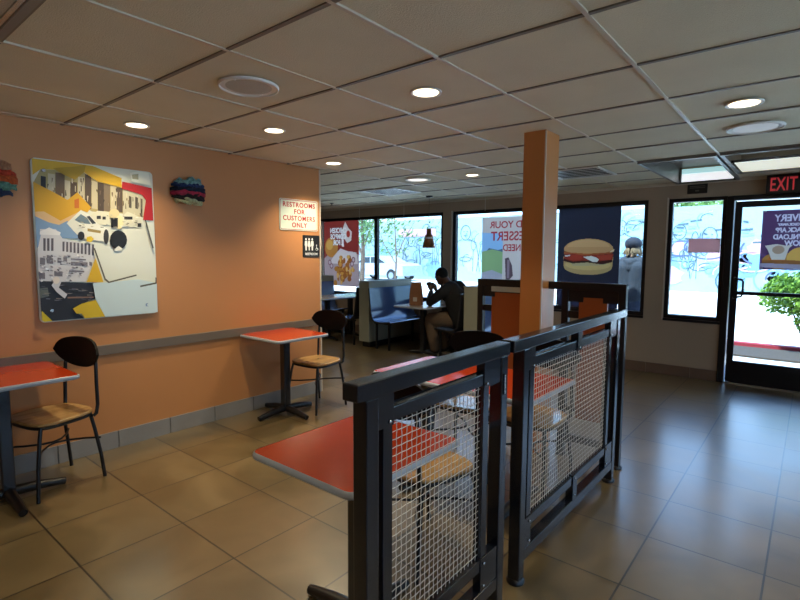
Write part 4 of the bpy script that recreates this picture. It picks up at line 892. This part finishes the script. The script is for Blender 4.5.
# ================================================================ FURNITURE
def pedestal(t, H, ox=0, oy=0):
    MB().box((ox-.035, oy-.035, .03), (ox+.035, oy+.035, H-.03)).build('column', 'navy', t, bevel=.01)
    mb = MB()
    for a in range(4):
        c, s = math.cos(a*PI/2), math.sin(a*PI/2)
        mb.tube([(ox, oy, .055), (ox+c*.15, oy+s*.15, .045), (ox+c*.26, oy+s*.26, .028), (ox+c*.30, oy+s*.30, .022)], [.034, .03, .024, .022], 10)
    mb.build('foot', 'black', t)
    MB().box((ox-.16, oy-.16, H-.032), (ox+.16, oy+.16, H-.027)).build('mounting_plate', 'black', t)
def table(lab, x0, x1, y0, y1, H=.755, group='red topped cafe tables', peds=((0, 0),), r=.045, top='red', rz=0, name='cafe_table'):
    cx, cy = (x0+x1)/2, (y0+y1)/2; t = thing(name, lab, 'table', (cx, cy, 0), rz, group)
    o = rrect(x0-cx, y0-cy, x1-cx, y1-cy, r); inn = rrect(x0-cx+.008, y0-cy+.008, x1-cx-.008, y1-cy-.008, r-.008)
    MB().prism(inn, H-.026, H).build('tabletop', top, t)
    n = len(o); zs = [(0, H-.027), (1, H-.027), (1, H-.0012), (0, H-.0012)]; mb = MB()
    prof = [(inn, H-.026), (o, H-.022), (o, H-.005), (inn, H+.0008)]; vs = []
    for ol, z in prof: vs += [(p[0], p[1], z) for p in ol]
    mb.add(vs, [(a*n+k, a*n+(k+1) % n, (a+1)*n+(k+1) % n, (a+1)*n+k) for a in range(3) for k in range(n)], 0, True); mb.build('edge_band', 'edge', t)
    for px, py in peds:
        if len(peds) == 1: pedestal(t, H, px, py)
        else:
            MB().box((px-.035, py-.035, .03), (px+.035, py+.035, H-.026)).build('column', 'navy', t, bevel=.01)
            MB().tube([(px, py-.27, .022), (px, py-.1, .045), (px, py, .055), (px, py+.1, .045), (px, py+.27, .022)], [.022, .03, .034, .03, .022], 10).build('foot', 'black', t)
    return t
table('red table cut off at the left edge of view, against the orange wall', -4.055, -3.42, .33, 1.105, peds=((.05, .045),))
table('small red table against the orange wall near the restroom signs', -4.055, -3.46, 2.60, 3.19)
table('nearest red table, with its corner in front, beside the near railing', -1.61, -1.055, 1.06, 1.69)
table('long red table behind the nearest one, next to the far railing', -2.15, -1.055, 2.325, 2.965, peds=((-.33, 0), (.33, 0)))

# dining chair, local: seat centre at origin, sitter faces -y
def make_chair(lab, loc, rz):
    t = thing('dining_chair', lab, 'chair', loc, rz, 'black metal chairs with wooden seats')
    def seat_outline(s=1, n=40):
        out = []
        for i in range(n):
            a = 2*PI*i/n; c, sn = math.cos(a), math.sin(a); e = .55
            x = abs(c)**e*(1 if c > 0 else -1)*.2; y = abs(sn)**e*(1 if sn > 0 else -1)*.2; x *= 1-.10*(y/.2); out.append((x*s, y*s))
        return out
    o, i1 = seat_outline(), seat_outline(.96)
    mb = MB(); n = len(o); vs = []
    for ol, z in ((i1, .447), (o, .452), (o, .463), (i1, .468)): vs += [(p[0], p[1], z) for p in ol]
    mb.add(vs, [(a*n+k, a*n+(k+1) % n, (a+1)*n+(k+1) % n, (a+1)*n+k) for a in range(3) for k in range(n)], 0, True)
    i2 = seat_outline(.5); mb.add([(p[0], p[1], .468) for p in i1]+[(p[0], p[1], .462) for p in i2], [(k, (k+1) % n, (k+1) % n+n, k+n) for k in range(n)], 0, True)
    mb.add([(p[0], p[1], .462) for p in i2], [tuple(range(n))]); mb.add([(p[0], p[1], .447) for p in i1], [tuple(range(n))[::-1]])
    mb.build('seat', 'wood', t)
    MB().tube([(p[0]*.93, p[1]*.93, .436) for p in o], .011, 8, closed=True).build('seat_frame', 'black', t)
    for s in (-1, 1):
        MB().tube([(s*.165, -.16, .44), (s*.175, -.175, .38), (s*.19, -.2, .2), (s*.198, -.215, .0)], .0115, 8).build('leg', 'black', t)
        MB().tube([(s*.15, .15, .44), (s*.165, .165, .34), (s*.18, .19, .16), (s*.185, .205, .0)], .0115, 8).build('leg', 'black', t)
        MB().tube([(s*.165, .16, .425), (s*.172, .178, .44), (s*.178, .185, .5), (s*.172, .188, .65), (s*.164, .195, .78), (s*.155, .205, .86)], .0115, 8).build('back_post', 'black', t)
    # two bowed stretchers touching in the middle
    mb = MB()
    for s in (-1, 1): mb.tube([(s*.182, -.19, .27), (s*.10, -.13, .27), (s*.03, -.05, .27), (s*.012, .0, .27), (s*.03, .06, .27), (s*.10, .14, .27), (s*.178, .195, .27)], .007, 6)
    mb.build('stretcher', 'black', t)
    # back: pointed oval board, slightly curved
    mb = MB(); F = []; nx, nz = 20, 8
    for side in (0, 1):
        for i in range(nx+1):
            u = -1+2*i/nx; hw = .24; top = .04*(1-abs(u)**2.2)+.055*(1-abs(u)**8); bot = -.085*(1-abs(u)**2.4)-.022*(1-abs(u)**10)
            for j in range(nz+1):
                v = j/nz; z = .84+bot+(top-bot)*v; y = .195-.03*u*u*1.3+.02*(z-.84)+(0 if side == 0 else .016)
                F.append((u*hw, y, z))
    k = (nx+1)*(nz+1); fs = []
    for i in range(nx):
        for j in range(nz):
            a = i*(nz+1)+j; fs.append((a, a+nz+1, a+nz+2, a+1)); fs.append((k+a, k+a+1, k+a+nz+2, k+a+nz+1))
    ring = [i*(nz+1) for i in range(nx+1)]+[nx*(nz+1)+j for j in range(1, nz+1)]+[i*(nz+1)+nz for i in range(nx-1, -1, -1)]+[j for j in range(nz-1, 0, -1)]
    for q in range(len(ring)): a, b = ring[q], ring[(q+1) % len(ring)]; fs.append((b, a, a+k, b+k))
    mb.add(F, fs, 0, False); ob = mb.build('backrest', 'blackwood', t)
    for s in (-1, 1): MB().ball((s*.155, .214, .82), (.008, .005, .008), 8).build('bolt', 'black', t)
    return t
ch = make_chair('black chair with wooden seat at the table cut off by the left edge', (-3.745, 1.03, 0), math.radians(13))
dup(ch, (-3.70, 3.24, 0), math.radians(3), 'black chair with wooden seat at the small table near the restroom signs')
dup(ch, (-1.45, 1.965, 0), math.radians(180-12), 'black chair between the nearest red table and the long one, behind the mesh')
dup(ch, (-1.85, 3.02, 0), math.radians(8), 'black chair tucked behind the long red table, left of the pillar')
dup(ch, (-1.36, 3.03, 0), math.radians(-4), 'black chair tucked behind the long red table, in front of the pillar')

# mesh railings, local: along +y from 0
def railing(lab, y0, L, p0, p1, f0, f1, mid=None, stick=True):
    X0 = -1.006
    t = thing('mesh_railing', lab, 'railing', (X0, y0, 0), 0, 'dark metal railings with wire mesh')
    W = .062
    MB().box((0, .035 if stick else 0, 1.088), (W, L, 1.14)).build('top_rail', 'navy', t, bevel=.004)
    for p in (p0, p1):
        po = MB().box((.003, p-.026, .02), (W-.003, p+.026, 1.088)).build('post', 'navy', t, bevel=.004)
        MB().lathe([(.04, 0), (.042, .012), (.03, .022)], 20, (W/2, p, 0)).build('foot_disc', 'black', po)
    MB().box((.005, p0+.026, .095), (W-.005, p1-.026, .15)).build('bottom_rail', 'navy', t, bevel=.004)
    fr = MB(); xa, xb = .016, .050
    fr.box((xa, f0, .235), (xb, f0+.042, 1.04)).box((xa, f1-.042, .235), (xb, f1, 1.04)).box((xa, f0+.042, .995), (xb, f1-.042, 1.04)).box((xa, f0+.042, .235), (xb, f1-.042, .285))
    fr.build('mesh_frame', 'navy', t, bevel=.003)
    ba = []
    for ya, yb in ((p0+.02, f0+.045), (f1-.045, p1-.02)): ba += [((xa+.001, ya, .985), (xb+.004, yb, 1.09)), ((xa+.001, ya, .14), (xb+.004, yb, .29))]
    if mid: ba += [((xa-.002, mid-.032, .985), (xb+.006, mid+.032, 1.09)), ((xa-.002, mid-.03, .14), (xb+.006, mid+.03, .29))]
    for p, q in ba: MB().box(p, q).build('bracket', 'navy', t, bevel=.002)
    for yy in [f0+.025, f1-.025]+([mid] if mid else []):
        for z in (1.0, .265, .17): MB().ball((xb+.007, yy, z), (.004, .007, .007), 8).build('bolt', 'chrome', t)
    # woven crimped wire
    mb = MB(); ya, yb, za, zb = f0+.03, f1-.03, .275, 1.005; nv = int(round((yb-ya)/.0265)); nh = int(round((zb-za)/.0265)); xm = (xa+xb)/2
    def wire(pts, r=.0016):
        vs = []; fs = []
        for k, p in enumerate(pts):
            d = (Vector(pts[min(k+1, len(pts)-1)])-Vector(pts[max(k-1, 0)])).normalized(); s = d.cross(Vector((1, 0, 0))).normalized(); f = s.cross(d)
            for a in range(4): vs.append(Vector(p)+s*r*math.cos(a*PI/2)+f*r*math.sin(a*PI/2))
        for k in range(len(pts)-1):
            for a in range(4): fs.append((k*4+a, k*4+(a+1) % 4, k*4+4+(a+1) % 4, k*4+4+a))
        mb.add(vs, fs, 0, True)
    for j in range(nh+1):
        z = za+(zb-za)*j/nh; wire([(xm+.0012*(1 if (i+j) % 2 else -1), ya+(yb-ya)*i/nv, z) for i in range(nv+1)])
    for i in range(nv+1):
        y = ya+(yb-ya)*i/nv; wire([(xm-.0012*(1 if (i+j) % 2 else -1), y, za+(zb-za)*j/nh) for j in range(nh+1)])
    mb.build('wire_mesh', 'wire', t)
    if stick:
        st = MB().box((-.0, 0, 0), (.0008, .016, .085)).build('sticker', mat('sticker_dark', '20242c', .4), t, loc=(W-.0025+.003, p1-.013, .93))
        mk = MB(); r = random.Random(2)
        for k in range(13): mk.box((.0008, .004, .005+.006*k), (.0012, .004+r.uniform(.005, .009), .008+.006*k))
        mk.build('small_white_print', WHT, st)
    return t
railing('near dark mesh railing beside the nearest red table', .935, .935, .10, .897, .155, .785)
railing('far dark mesh railing ending at the orange panelled divider', 1.905, 1.635, .13, 1.475, .185, 1.36, mid=.79, stick=False)

# divider with orange panels, behind the pillar
Y = 3.60
t = thing('panel_divider', 'black framed divider with orange panels behind the pillar', 'divider', (0, Y, 0))
MB().box((-2.13, 0, 1.245), (-1.692, .05, 1.30)).build('top_rail', 'black', t, bevel=.004)
MB().box((-1.523, 0, 1.245), (-.972, .05, 1.30)).build('top_rail', 'black', t, bevel=.004)
for x in (-2.13, -1.42, -1.022):
    po = MB().box((x, 0, .02), (x+.05, .05, 1.25)).build('post', 'black', t, bevel=.004); MB().lathe([(.04, 0), (.042, .012), (.03, .022)], 20, (x+.025, .025, 0)).build('foot_disc', 'black', po)
for a, b in ((-2.08, -1.692), (-1.37, -1.022)):
    MB().box((a, .005, .12), (b, .045, .17)).build('bottom_rail', 'black', t)
    # panel with notched corners
    pa, pb = a+.075, b-.075 if b > -1.5 else b
    pts = [(pa, .30), (pb, .30), (pb, 1.17), (pb-.0, 1.17), (pb-.03, 1.17), (pb-.03, 1.195), (pa+.03, 1.195), (pa+.03, 1.16), (pa, 1.16)]
    MB().prism(pts, .015, .035, axis='y').build('orange_panel', 'panel', t)
    for p, q in (((a, .01, 1.16), (pa+.03, .04, 1.25)), ((pb-.03, .01, 1.16), (b, .04, 1.25)), ((pa+.03, .01, 1.195), (pb-.03, .04, 1.25)), ((a, .012, 1.04), (pa, .038, 1.09)), ((a, .012, .35), (pa, .038, .38)), ((pb, .012, .35), (b, .038, .38))):
        if q[0] > p[0]+.001: MB().box(p, q).build('bracket', 'black', t)
MB().box((-2.00, -.002, 1.203), (-1.692, .012, 1.243)).build('grey_strip', 'greypanel', t)

# ---- booths
YB0, YB1 = 5.83, 6.92
def partition(lab, xc):
    t = thing('booth_partition', lab, 'partition', (xc, 0, 0), 0, 'beige half height walls between the booths')
    MB().box((-.11, YB0, .09), (.11, YB1, 1.05)).build('panel', 'booth', t, bevel=.006)
    MB().box((-.115, YB0-.005, 1.05), (.115, YB1, 1.065)).build('cap', 'booth', t, bevel=.004)
    MB().box((-.08, YB0+.05, 0), (.08, YB1, .09)).build('plinth', 'black', t)
partition('beige half wall carrying the blue bench left of the seated man', -5.53)
partition('beige half wall behind the seated man', -3.55)
partition('beige half wall seen past the end of the orange wall, behind the far bench', -7.5)
def bench(lab, x, f):
    """moulded bench, back against x, facing f (+1/-1 along X)"""
    t = thing('booth_bench', lab, 'bench', (x, 0, 0), 0, 'moulded blue booth benches')
    prof = [(.035, .96), (.05, .80), (.075, .60), (.10, .49), (.15, .445), (.24, .435), (.40, .45), (.455, .455), (.475, .445)]
    th = .022; n = len(prof); low = []
    for i, p in enumerate(prof):
        q = Vector(prof[min(i+1, n-1)])-Vector(prof[max(i-1, 0)]); q.normalize(); low.append((p[0]-q.y*-1*th*-1 if 0 else p[0]+q.y*th, p[1]-q.x*th))
    y0, y1 = YB0-.03, YB1-.04; mb = MB(); vs = []
    for yy in (y0, y1): vs += [(f*a, yy, b) for a, b in prof]
    mb.add(vs, [(i, i+1, n+i+1, n+i) for i in range(n-1)], 0, True)
    mb.build('seat_shell', 'bench', t)
    mb = MB(); vs = []
    for yy in (y0, y1): vs += [(f*a, yy, b) for a, b in prof]
    for yy in (y0, y1): vs += [(f*a, yy, b) for a, b in low]
    fs = [(2*n+i, 2*n+i+1, 3*n+i+1, 3*n+i) for i in range(n-1)]+[(i, i+1, 2*n+i+1, 2*n+i) for i in range(n-1)]+[(n+i, n+i+1, 3*n+i+1, 3*n+i) for i in range(n-1)]+[(0, n, 3*n, 2*n), (n-1, 2*n-1, 4*n-1, 3*n-1)]
    mb.add(vs, fs, 0); mb.build('shell_edge', 'benchedge', t)
    for yy in (y0+.06, y1-.1):
        for xx in (.14, .40): MB().box((f*xx-.014, yy-.014, 0), (f*xx+.014, yy+.014, .42)).build('leg', 'black', t)
        MB().box((min(f*.1, f*.43), yy-.012, .40), (max(f*.1, f*.43), yy+.012, .425)).build('crossbar', 'black', t)
    return t
bench('empty blue bench facing the seated man across the table', -5.42, 1)
bench('bench the man in dark clothes sits on', -3.66, -1)
bench('blue bench at the left behind the orange wall, facing right', -7.39, 1)
bench('bench backing onto the half wall with the empty blue bench', -5.64, -1)
bench('blue bench glimpsed through the left gap of the panelled divider', -3.44, 1)
def booth_table(lab, xc):
    t = thing('booth_table', lab, 'table', (xc, 6.24, 0), 0, 'pale booth tables')
    H = .745; MB().prism(rrect(-.30, -.62, .30, .62, .05), H-.022, H).build('tabletop', 'laminate', t)
    o = rrect(-.303, -.623, .303, .623, .053); MB().tube([(p[0], p[1], H-.012) for p in o], .0125, 8, closed=True).build('edge_band', 'edge', t)
    for y in (-.28, .28):
        MB().box((-.035, y-.035, .03), (.035, y+.035, H-.02)).build('column', 'black', t); MB().tube([(-.25, y, .02), (-.1, y, .04), (0, y, .05), (.1, y, .04), (.25, y, .02)], [.02, .027, .03, .027, .02], 8).build('foot', 'black', t)
booth_table('pale booth table with a brown paper bag, in front of the seated man', -4.44)
booth_table('pale booth table below the red food poster', -6.53)

# brown paper bag
t = thing('paper_bag', 'brown paper bag standing on the booth table by the man', 'bag', (-4.50, 5.86, .747), math.radians(20))
mb = MB(); a, b, h = .088, .055, .34; lv = [(0, 1, 1), (.14, 1.0, 1.0), (.25, .88, .8), (h, .78, .45)]; vs = []
ou = [(-1, -1), (0, -1.0), (1, -1), (.8, 0), (1, 1), (0, 1.0), (-1, 1), (-.8, 0)]
for z, s1, s2 in lv:
    for u, v in ou: vs.append((u*a*s1, v*b*s2, z+(.006*((u > 0)-(v > 0)) if z > .2 else 0)))
fs = [(i*8+q, i*8+(q+1) % 8, i*8+8+(q+1) % 8, i*8+8+q) for i in range(3) for q in range(8)]+[tuple(range(8))[::-1]]
mb.add(vs, fs); kraft = mat('kraft_paper', '94603a', .8, var=.12, scale=25); bgo = mb.build('bag_body', kraft, t)
mb = MB(); mb.add([(u*a*.74, v*b*.40, h-.012) for u, v in ou], [tuple(range(8))]); mb.build('bag_fold', kraft, t)
MB().box((-.03, -b*1.02-.002, .06), (.03, -b*1.0-.0, .12)).build('receipt', flatmat('c8b8a4'), t)
# ================================================================ PEOPLE
def capsules(mb, chain, n=14):
    """tapered limb through (point, radius) pairs, with balls at the joints"""
    for (p, r), (q, s) in zip(chain, chain[1:]):
        mb.tube([p, q], [r, s], n)
    for p, r in chain: mb.ball(p, (r, r, r), n)
def skinned(name, mb, m, parent, vox=.008, smooth=6):
    o = mb.build(name, m, parent)
    md = o.modifiers.new('r', 'REMESH'); md.mode = 'VOXEL'; md.voxel_size = vox; md.use_smooth_shade = True
    sm = o.modifiers.new('s', 'SMOOTH'); sm.iterations = smooth; sm.factor = .5
    me_m = list(o.data.materials); baked(o); o.data.materials.clear()
    for x in me_m: o.data.materials.append(x)
    for p in o.data.polygons: p.use_smooth = True
    return o
def head(mb, c, fwd, r=.1, tilt=0):
    """head ellipsoid with jaw, nose, ears; fwd = facing angle about z; tilt = nod down"""
    M = Matrix.Rotation(fwd, 3, 'Z') @ Matrix.Rotation(tilt, 3, 'Y'); c = Vector(c)
    def B(p, rr, n=16): mb.ball(c+M @ Vector(p), rr, n, M=M)
    B((0, 0, .02), (.098, .078, .105)); B((.028, 0, -.05), (.062, .056, .065)); B((.055, 0, -.092), (.028, .03, .02))
    B((.095, 0, -.012), (.02, .011, .024)); B((.103, 0, -.026), (.013, .014, .011)); B((.085, .03, .018), (.014, .02, .009)); B((.085, -.03, .018), (.014, .02, .009))
    B((.09, 0, -.058), (.008, .024, .006)); B((.088, 0, -.069), (.008, .02, .006))
    for s in (-1, 1): B((-.005, s*.08, -.012), (.02, .009, .033))
    return c, M
def hand(mb, wrist, dirv, palm_n, curl=.5, side=1, L=.18):
    """palm, four unequal curled fingers and a thumb"""
    d = Vector(dirv).normalized(); nrm = Vector(palm_n); nrm = (nrm-d*nrm.dot(d)).normalized(); s = d.cross(nrm)*side; w = Vector(wrist)
    capsules(mb, [(w, .026), (w+d*.045, .03), (w+d*.08, .027)], 10)
    for k, (o, l) in enumerate(((-.028, .062), (-.0095, .074), (.0095, .07), (.027, .055))):
        b = w+d*.06+s*o; p1 = w+d*.092+s*o*1.1; a1 = curl; d1 = d*math.cos(a1)+nrm*math.sin(a1); p2 = p1+d1*l*.5; d2 = d*math.cos(a1*2)+nrm*math.sin(a1*2); p3 = p2+d2*l*.3; d3 = d*math.cos(a1*2.7)+nrm*math.sin(a1*2.7)
        capsules(mb, [(b, .011), (p1, .0105), (p2, .0095), (p3, .0085), (p3+d3*l*.22, .0075)], 8)
    b = w+d*.025-s*.025; p1 = b+(d*.6-s*.7+nrm*.4)*.045; p2 = p1+(d*.85-s*.1+nrm*.5)*.035
    capsules(mb, [(b, .014), (p1, .012), (p2, .010), (p2+(d*.9+nrm*.4)*.02, .008)], 8)

# --- seated man, facing -X (his left side towards the camera)
skin = mat('brown_skin', '5a3a2a', .5, var=.06, scale=20)
px, py = -3.90, 6.15
t = thing('person', 'person in dark jacket and khaki trousers eating at the booth table', 'person', (px, py, 0))
F = lambda f, l, z: (-f, -l, z)          # f forward, l to his left
hc = F(.34, .02, 1.165)
body = MB(); c, Mh = head(body, hc, PI, tilt=.28)
capsules(body, [(F(.27, .01, 1.12), .052), (F(.20, 0, 1.02), .062), (F(.15, 0, .95), .1)])
for s in (-1, 1):
    capsules(body, [(F(.15, s*.12, .95), .06), (F(.17, s*.2, .95), .052), (F(.38, s*.24, .80), .042), (F(.47, s*.1, .92), .028), (F(.49, s*.06, .955), .024)])
    hand(body, F(.49, s*.06, .955), F(.5, -s*.12, .75), F(.1, -s*.9, .1), .6, s)
    capsules(body, [(F(0, s*.09, .53), .1), (F(.42, s*.12, .53), .065), (F(.40, s*.12, .30), .05), (F(.36, s*.12, .08), .035), (F(.45, s*.13, .045), .03)])
capsules(body, [(F(.0, 0, .53), .13), (F(.06, 0, .72), .13), (F(.13, 0, .9), .14)])
skinned('body', body, skin, t, .0075, 4)
mb = MB()
for s in (-1, 1): capsules(mb, [(F(-.03, s*.07, .56), .155), (F(.0, s*.08, .72), .16), (F(.05, s*.09, .88), .16), (F(.12, s*.09, .99), .125)], 18)
capsules(mb, [(F(.18, 0, 1.0), .085), (F(.215, 0, 1.045), .068)], 14)
for s in (-1, 1): capsules(mb, [(F(.12, s*.15, .99), .095), (F(.15, s*.22, .97), .085), (F(.27, s*.25, .88), .072), (F(.38, s*.245, .80), .06), (F(.44, s*.16, .87), .05), (F(.475, s*.09, .93), .038)], 16)
skinned('jacket', mb, mat('charcoal_jacket', '0d1016', .85, var=.1, scale=14, bump=.3, bscale=40), t, .009, 4)
mb = MB()
for s in (-1, 1): capsules(mb, [(F(-.03, s*.085, .55), .125), (F(.15, s*.12, .55), .115), (F(.43, s*.135, .54), .10), (F(.445, s*.135, .48), .095), (F(.41, s*.13, .30), .085), (F(.37, s*.125, .12), .072)], 16)
capsules(mb, [(F(-.04, 0, .54), .13), (F(.0, 0, .62), .13)], 16)
skinned('trousers', mb, mat('khaki_cloth', '625040', .85, var=.1, scale=10, bump=.3, bscale=30), t, .009, 4)
for s in (-1, 1):
    sh = MB(); capsules(sh, [(F(.345, s*.12, .075), .042), (F(.40, s*.125, .05), .043), (F(.49, s*.13, .04), .038), (F(.55, s*.13, .036), .03)], 14); skinned('shoe', sh, mat('dark_shoe', '26201c', .6), t, .007, 3)
    so = MB(); so.prism([(F(*p, 0)[0], F(*p, 0)[1]) for p in [(.29, s*.12-.042), (.40, s*.12-.05), (.53, s*.13-.045), (.59, s*.13), (.53, s*.13+.045), (.40, s*.12+.05), (.29, s*.12+.042)]], 0, .02); so.build('sole', mat('pale_sole', 'c8c0b0', .7), t)
# hair cap
mb = MB(); mb.ball(Vector(hc)+Mh @ Vector((-.014, 0, .038)), (.098, .084, .102), 22, M=Mh); hb = skinned('hair', mb, mat('black_hair', '0e0b0a', .9, bump=.6, bscale=200), t, .009, 2)
# burger held in both hands
tag(MB().lathe([(.02, -.022), (.042, -.018), (.045, -.004), (.046, .006), (.038, .022), (.015, .03)], 18, (px-.575, py, 1.05)).build('held_sandwich', mat('dark_wrapper', '3a2c24', .7)), 'small dark wrapped sandwich held up by the seated man', 'sandwich')

# --- person standing outside the window, seen from behind
t = thing('person', 'person in cap and grey hooded top standing outside the window', 'person', (-2.09, 8.0, -.03), math.radians(-8))
sk2 = mat('light_skin', 'b08870', .5)
body = MB(); hc = (0, 0, 1.64); c, Mh = head(body, hc, PI/2-.5, tilt=.05)
capsules(body, [((0, -.01, 1.56), .052), ((0, -.02, 1.46), .06)])
capsules(body, [((0, 0, 1.0), .13), ((0, 0, 1.2), .11), ((0, .01, 1.34), .10)])
for s in (-1, 1):
    capsules(body, [((s*.09, 0, 1.38), .07), ((s*.18, 0, 1.37), .05), ((s*.22, -.01, 1.1), .04), ((s*.21, .06, .88), .028)]); hand(body, (s*.21, .06, .88), (0, .06, -1), (-s, 0, 0), .3, s)
    capsules(body, [((s*.09, 0, .95), .09), ((s*.1, .01, .5), .06), ((s*.1, -.01, .1), .04), ((s*.11, .1, .04), .03)])
skinned('body', body, sk2, t, .009, 4)
mb = MB()
for s in (-1, 1):
    capsules(mb, [((s*.06, 0, .93), .145), ((s*.07, 0, 1.15), .145), ((s*.09, -.01, 1.33), .14)], 18); capsules(mb, [((s*.04, -.02, 1.45), .08), ((s*.12, -.01, 1.41), .09), ((s*.20, -.01, 1.36), .082), ((s*.235, -.02, 1.1), .058), ((s*.22, .05, .92), .045)], 14)
capsules(mb, [((-.07, -.06, 1.44), .055), ((0, -.07, 1.41), .075), ((0, -.05, 1.34), .10), ((0, -.07, 1.41), .075), ((.07, -.06, 1.44), .055)], 12)
skinned('hooded_top', mb, mat('grey_blue_fleece', '34383e', .9, var=.1, scale=9, bump=.3, bscale=40), t, .01, 4)
mb = MB()
for s in (-1, 1): capsules(mb, [((s*.075, 0, .93), .12), ((s*.1, .01, .5), .082), ((s*.105, -.005, .1), .07)], 14)
skinned('trousers', mb, mat('dark_denim', '2c3446', .85), t, .011, 4)
for s in (-1, 1): sh = MB(); capsules(sh, [((s*.108, -.03, .05), .045), ((s*.11, .08, .045), .042), ((s*.115, .16, .035), .032)], 12); skinned('shoe', sh, mat('dark_shoe', '26201c', .6), t, .009, 3)
mb = MB(); rr = random.Random(6)
for k in range(46):
    a = rr.uniform(PI*.75, PI*2.25)-.2; x, y = .085*math.cos(a), .085*math.sin(a)
    mb.tube([(x*.95, y*.95, 1.68), (x*1.15, y*1.15, 1.61), (x*1.3+rr.uniform(-.02, .02), y*1.25, 1.56), (x*1.25+rr.uniform(-.04, .04), y*1.2, 1.51+rr.uniform(-.02, .04))], [.012, .015, .012, .004], 6)
mb.build('hair', mat('blonde_hair', '8c7454', .7, var=.2, scale=60), t)
mb = MB(); mb.ball((0, -.005, 1.69), (.12, .124, .105), 20); cp = skinned('cap', mb, mat('dark_cap', '23242c', .85), t, .01, 2)
MB().prism([(x, y) for x, y in [(-.07+.05, .07), (.07+.05, .05), (.14, .15), (.09, .19), (.02, .18)]], 1.675, 1.687).build('cap_visor', mat('dark_cap', '23242c', .85), cp)

# portals that only guide sampling of daylight through the glazed openings
for (a, b, z0, z1) in (W1, W2, W3, DR, W4_ADDED):
    ld = bpy.data.lights.new('daylight_portal', 'AREA'); ld.shape = 'RECTANGLE'; ld.size = b-a; ld.size_y = z1-z0; ld.cycles.is_portal = True
    lo = bpy.data.objects.new('daylight_portal', ld); C.objects.link(lo); lo.location = ((a+b)/2, WY+.14, (z0+z1)/2); lo.rotation_euler = (-PI/2, 0, 0)
for ya, yb in WR_ADDED:
    ld = bpy.data.lights.new('daylight_portal', 'AREA'); ld.shape = 'RECTANGLE'; ld.size = 1.47; ld.size_y = yb-ya; ld.cycles.is_portal = True
    lo = bpy.data.objects.new('daylight_portal', ld); C.objects.link(lo); lo.location = (2.94, (ya+yb)/2, 1.455); lo.rotation_euler = (0, PI/2, 0)
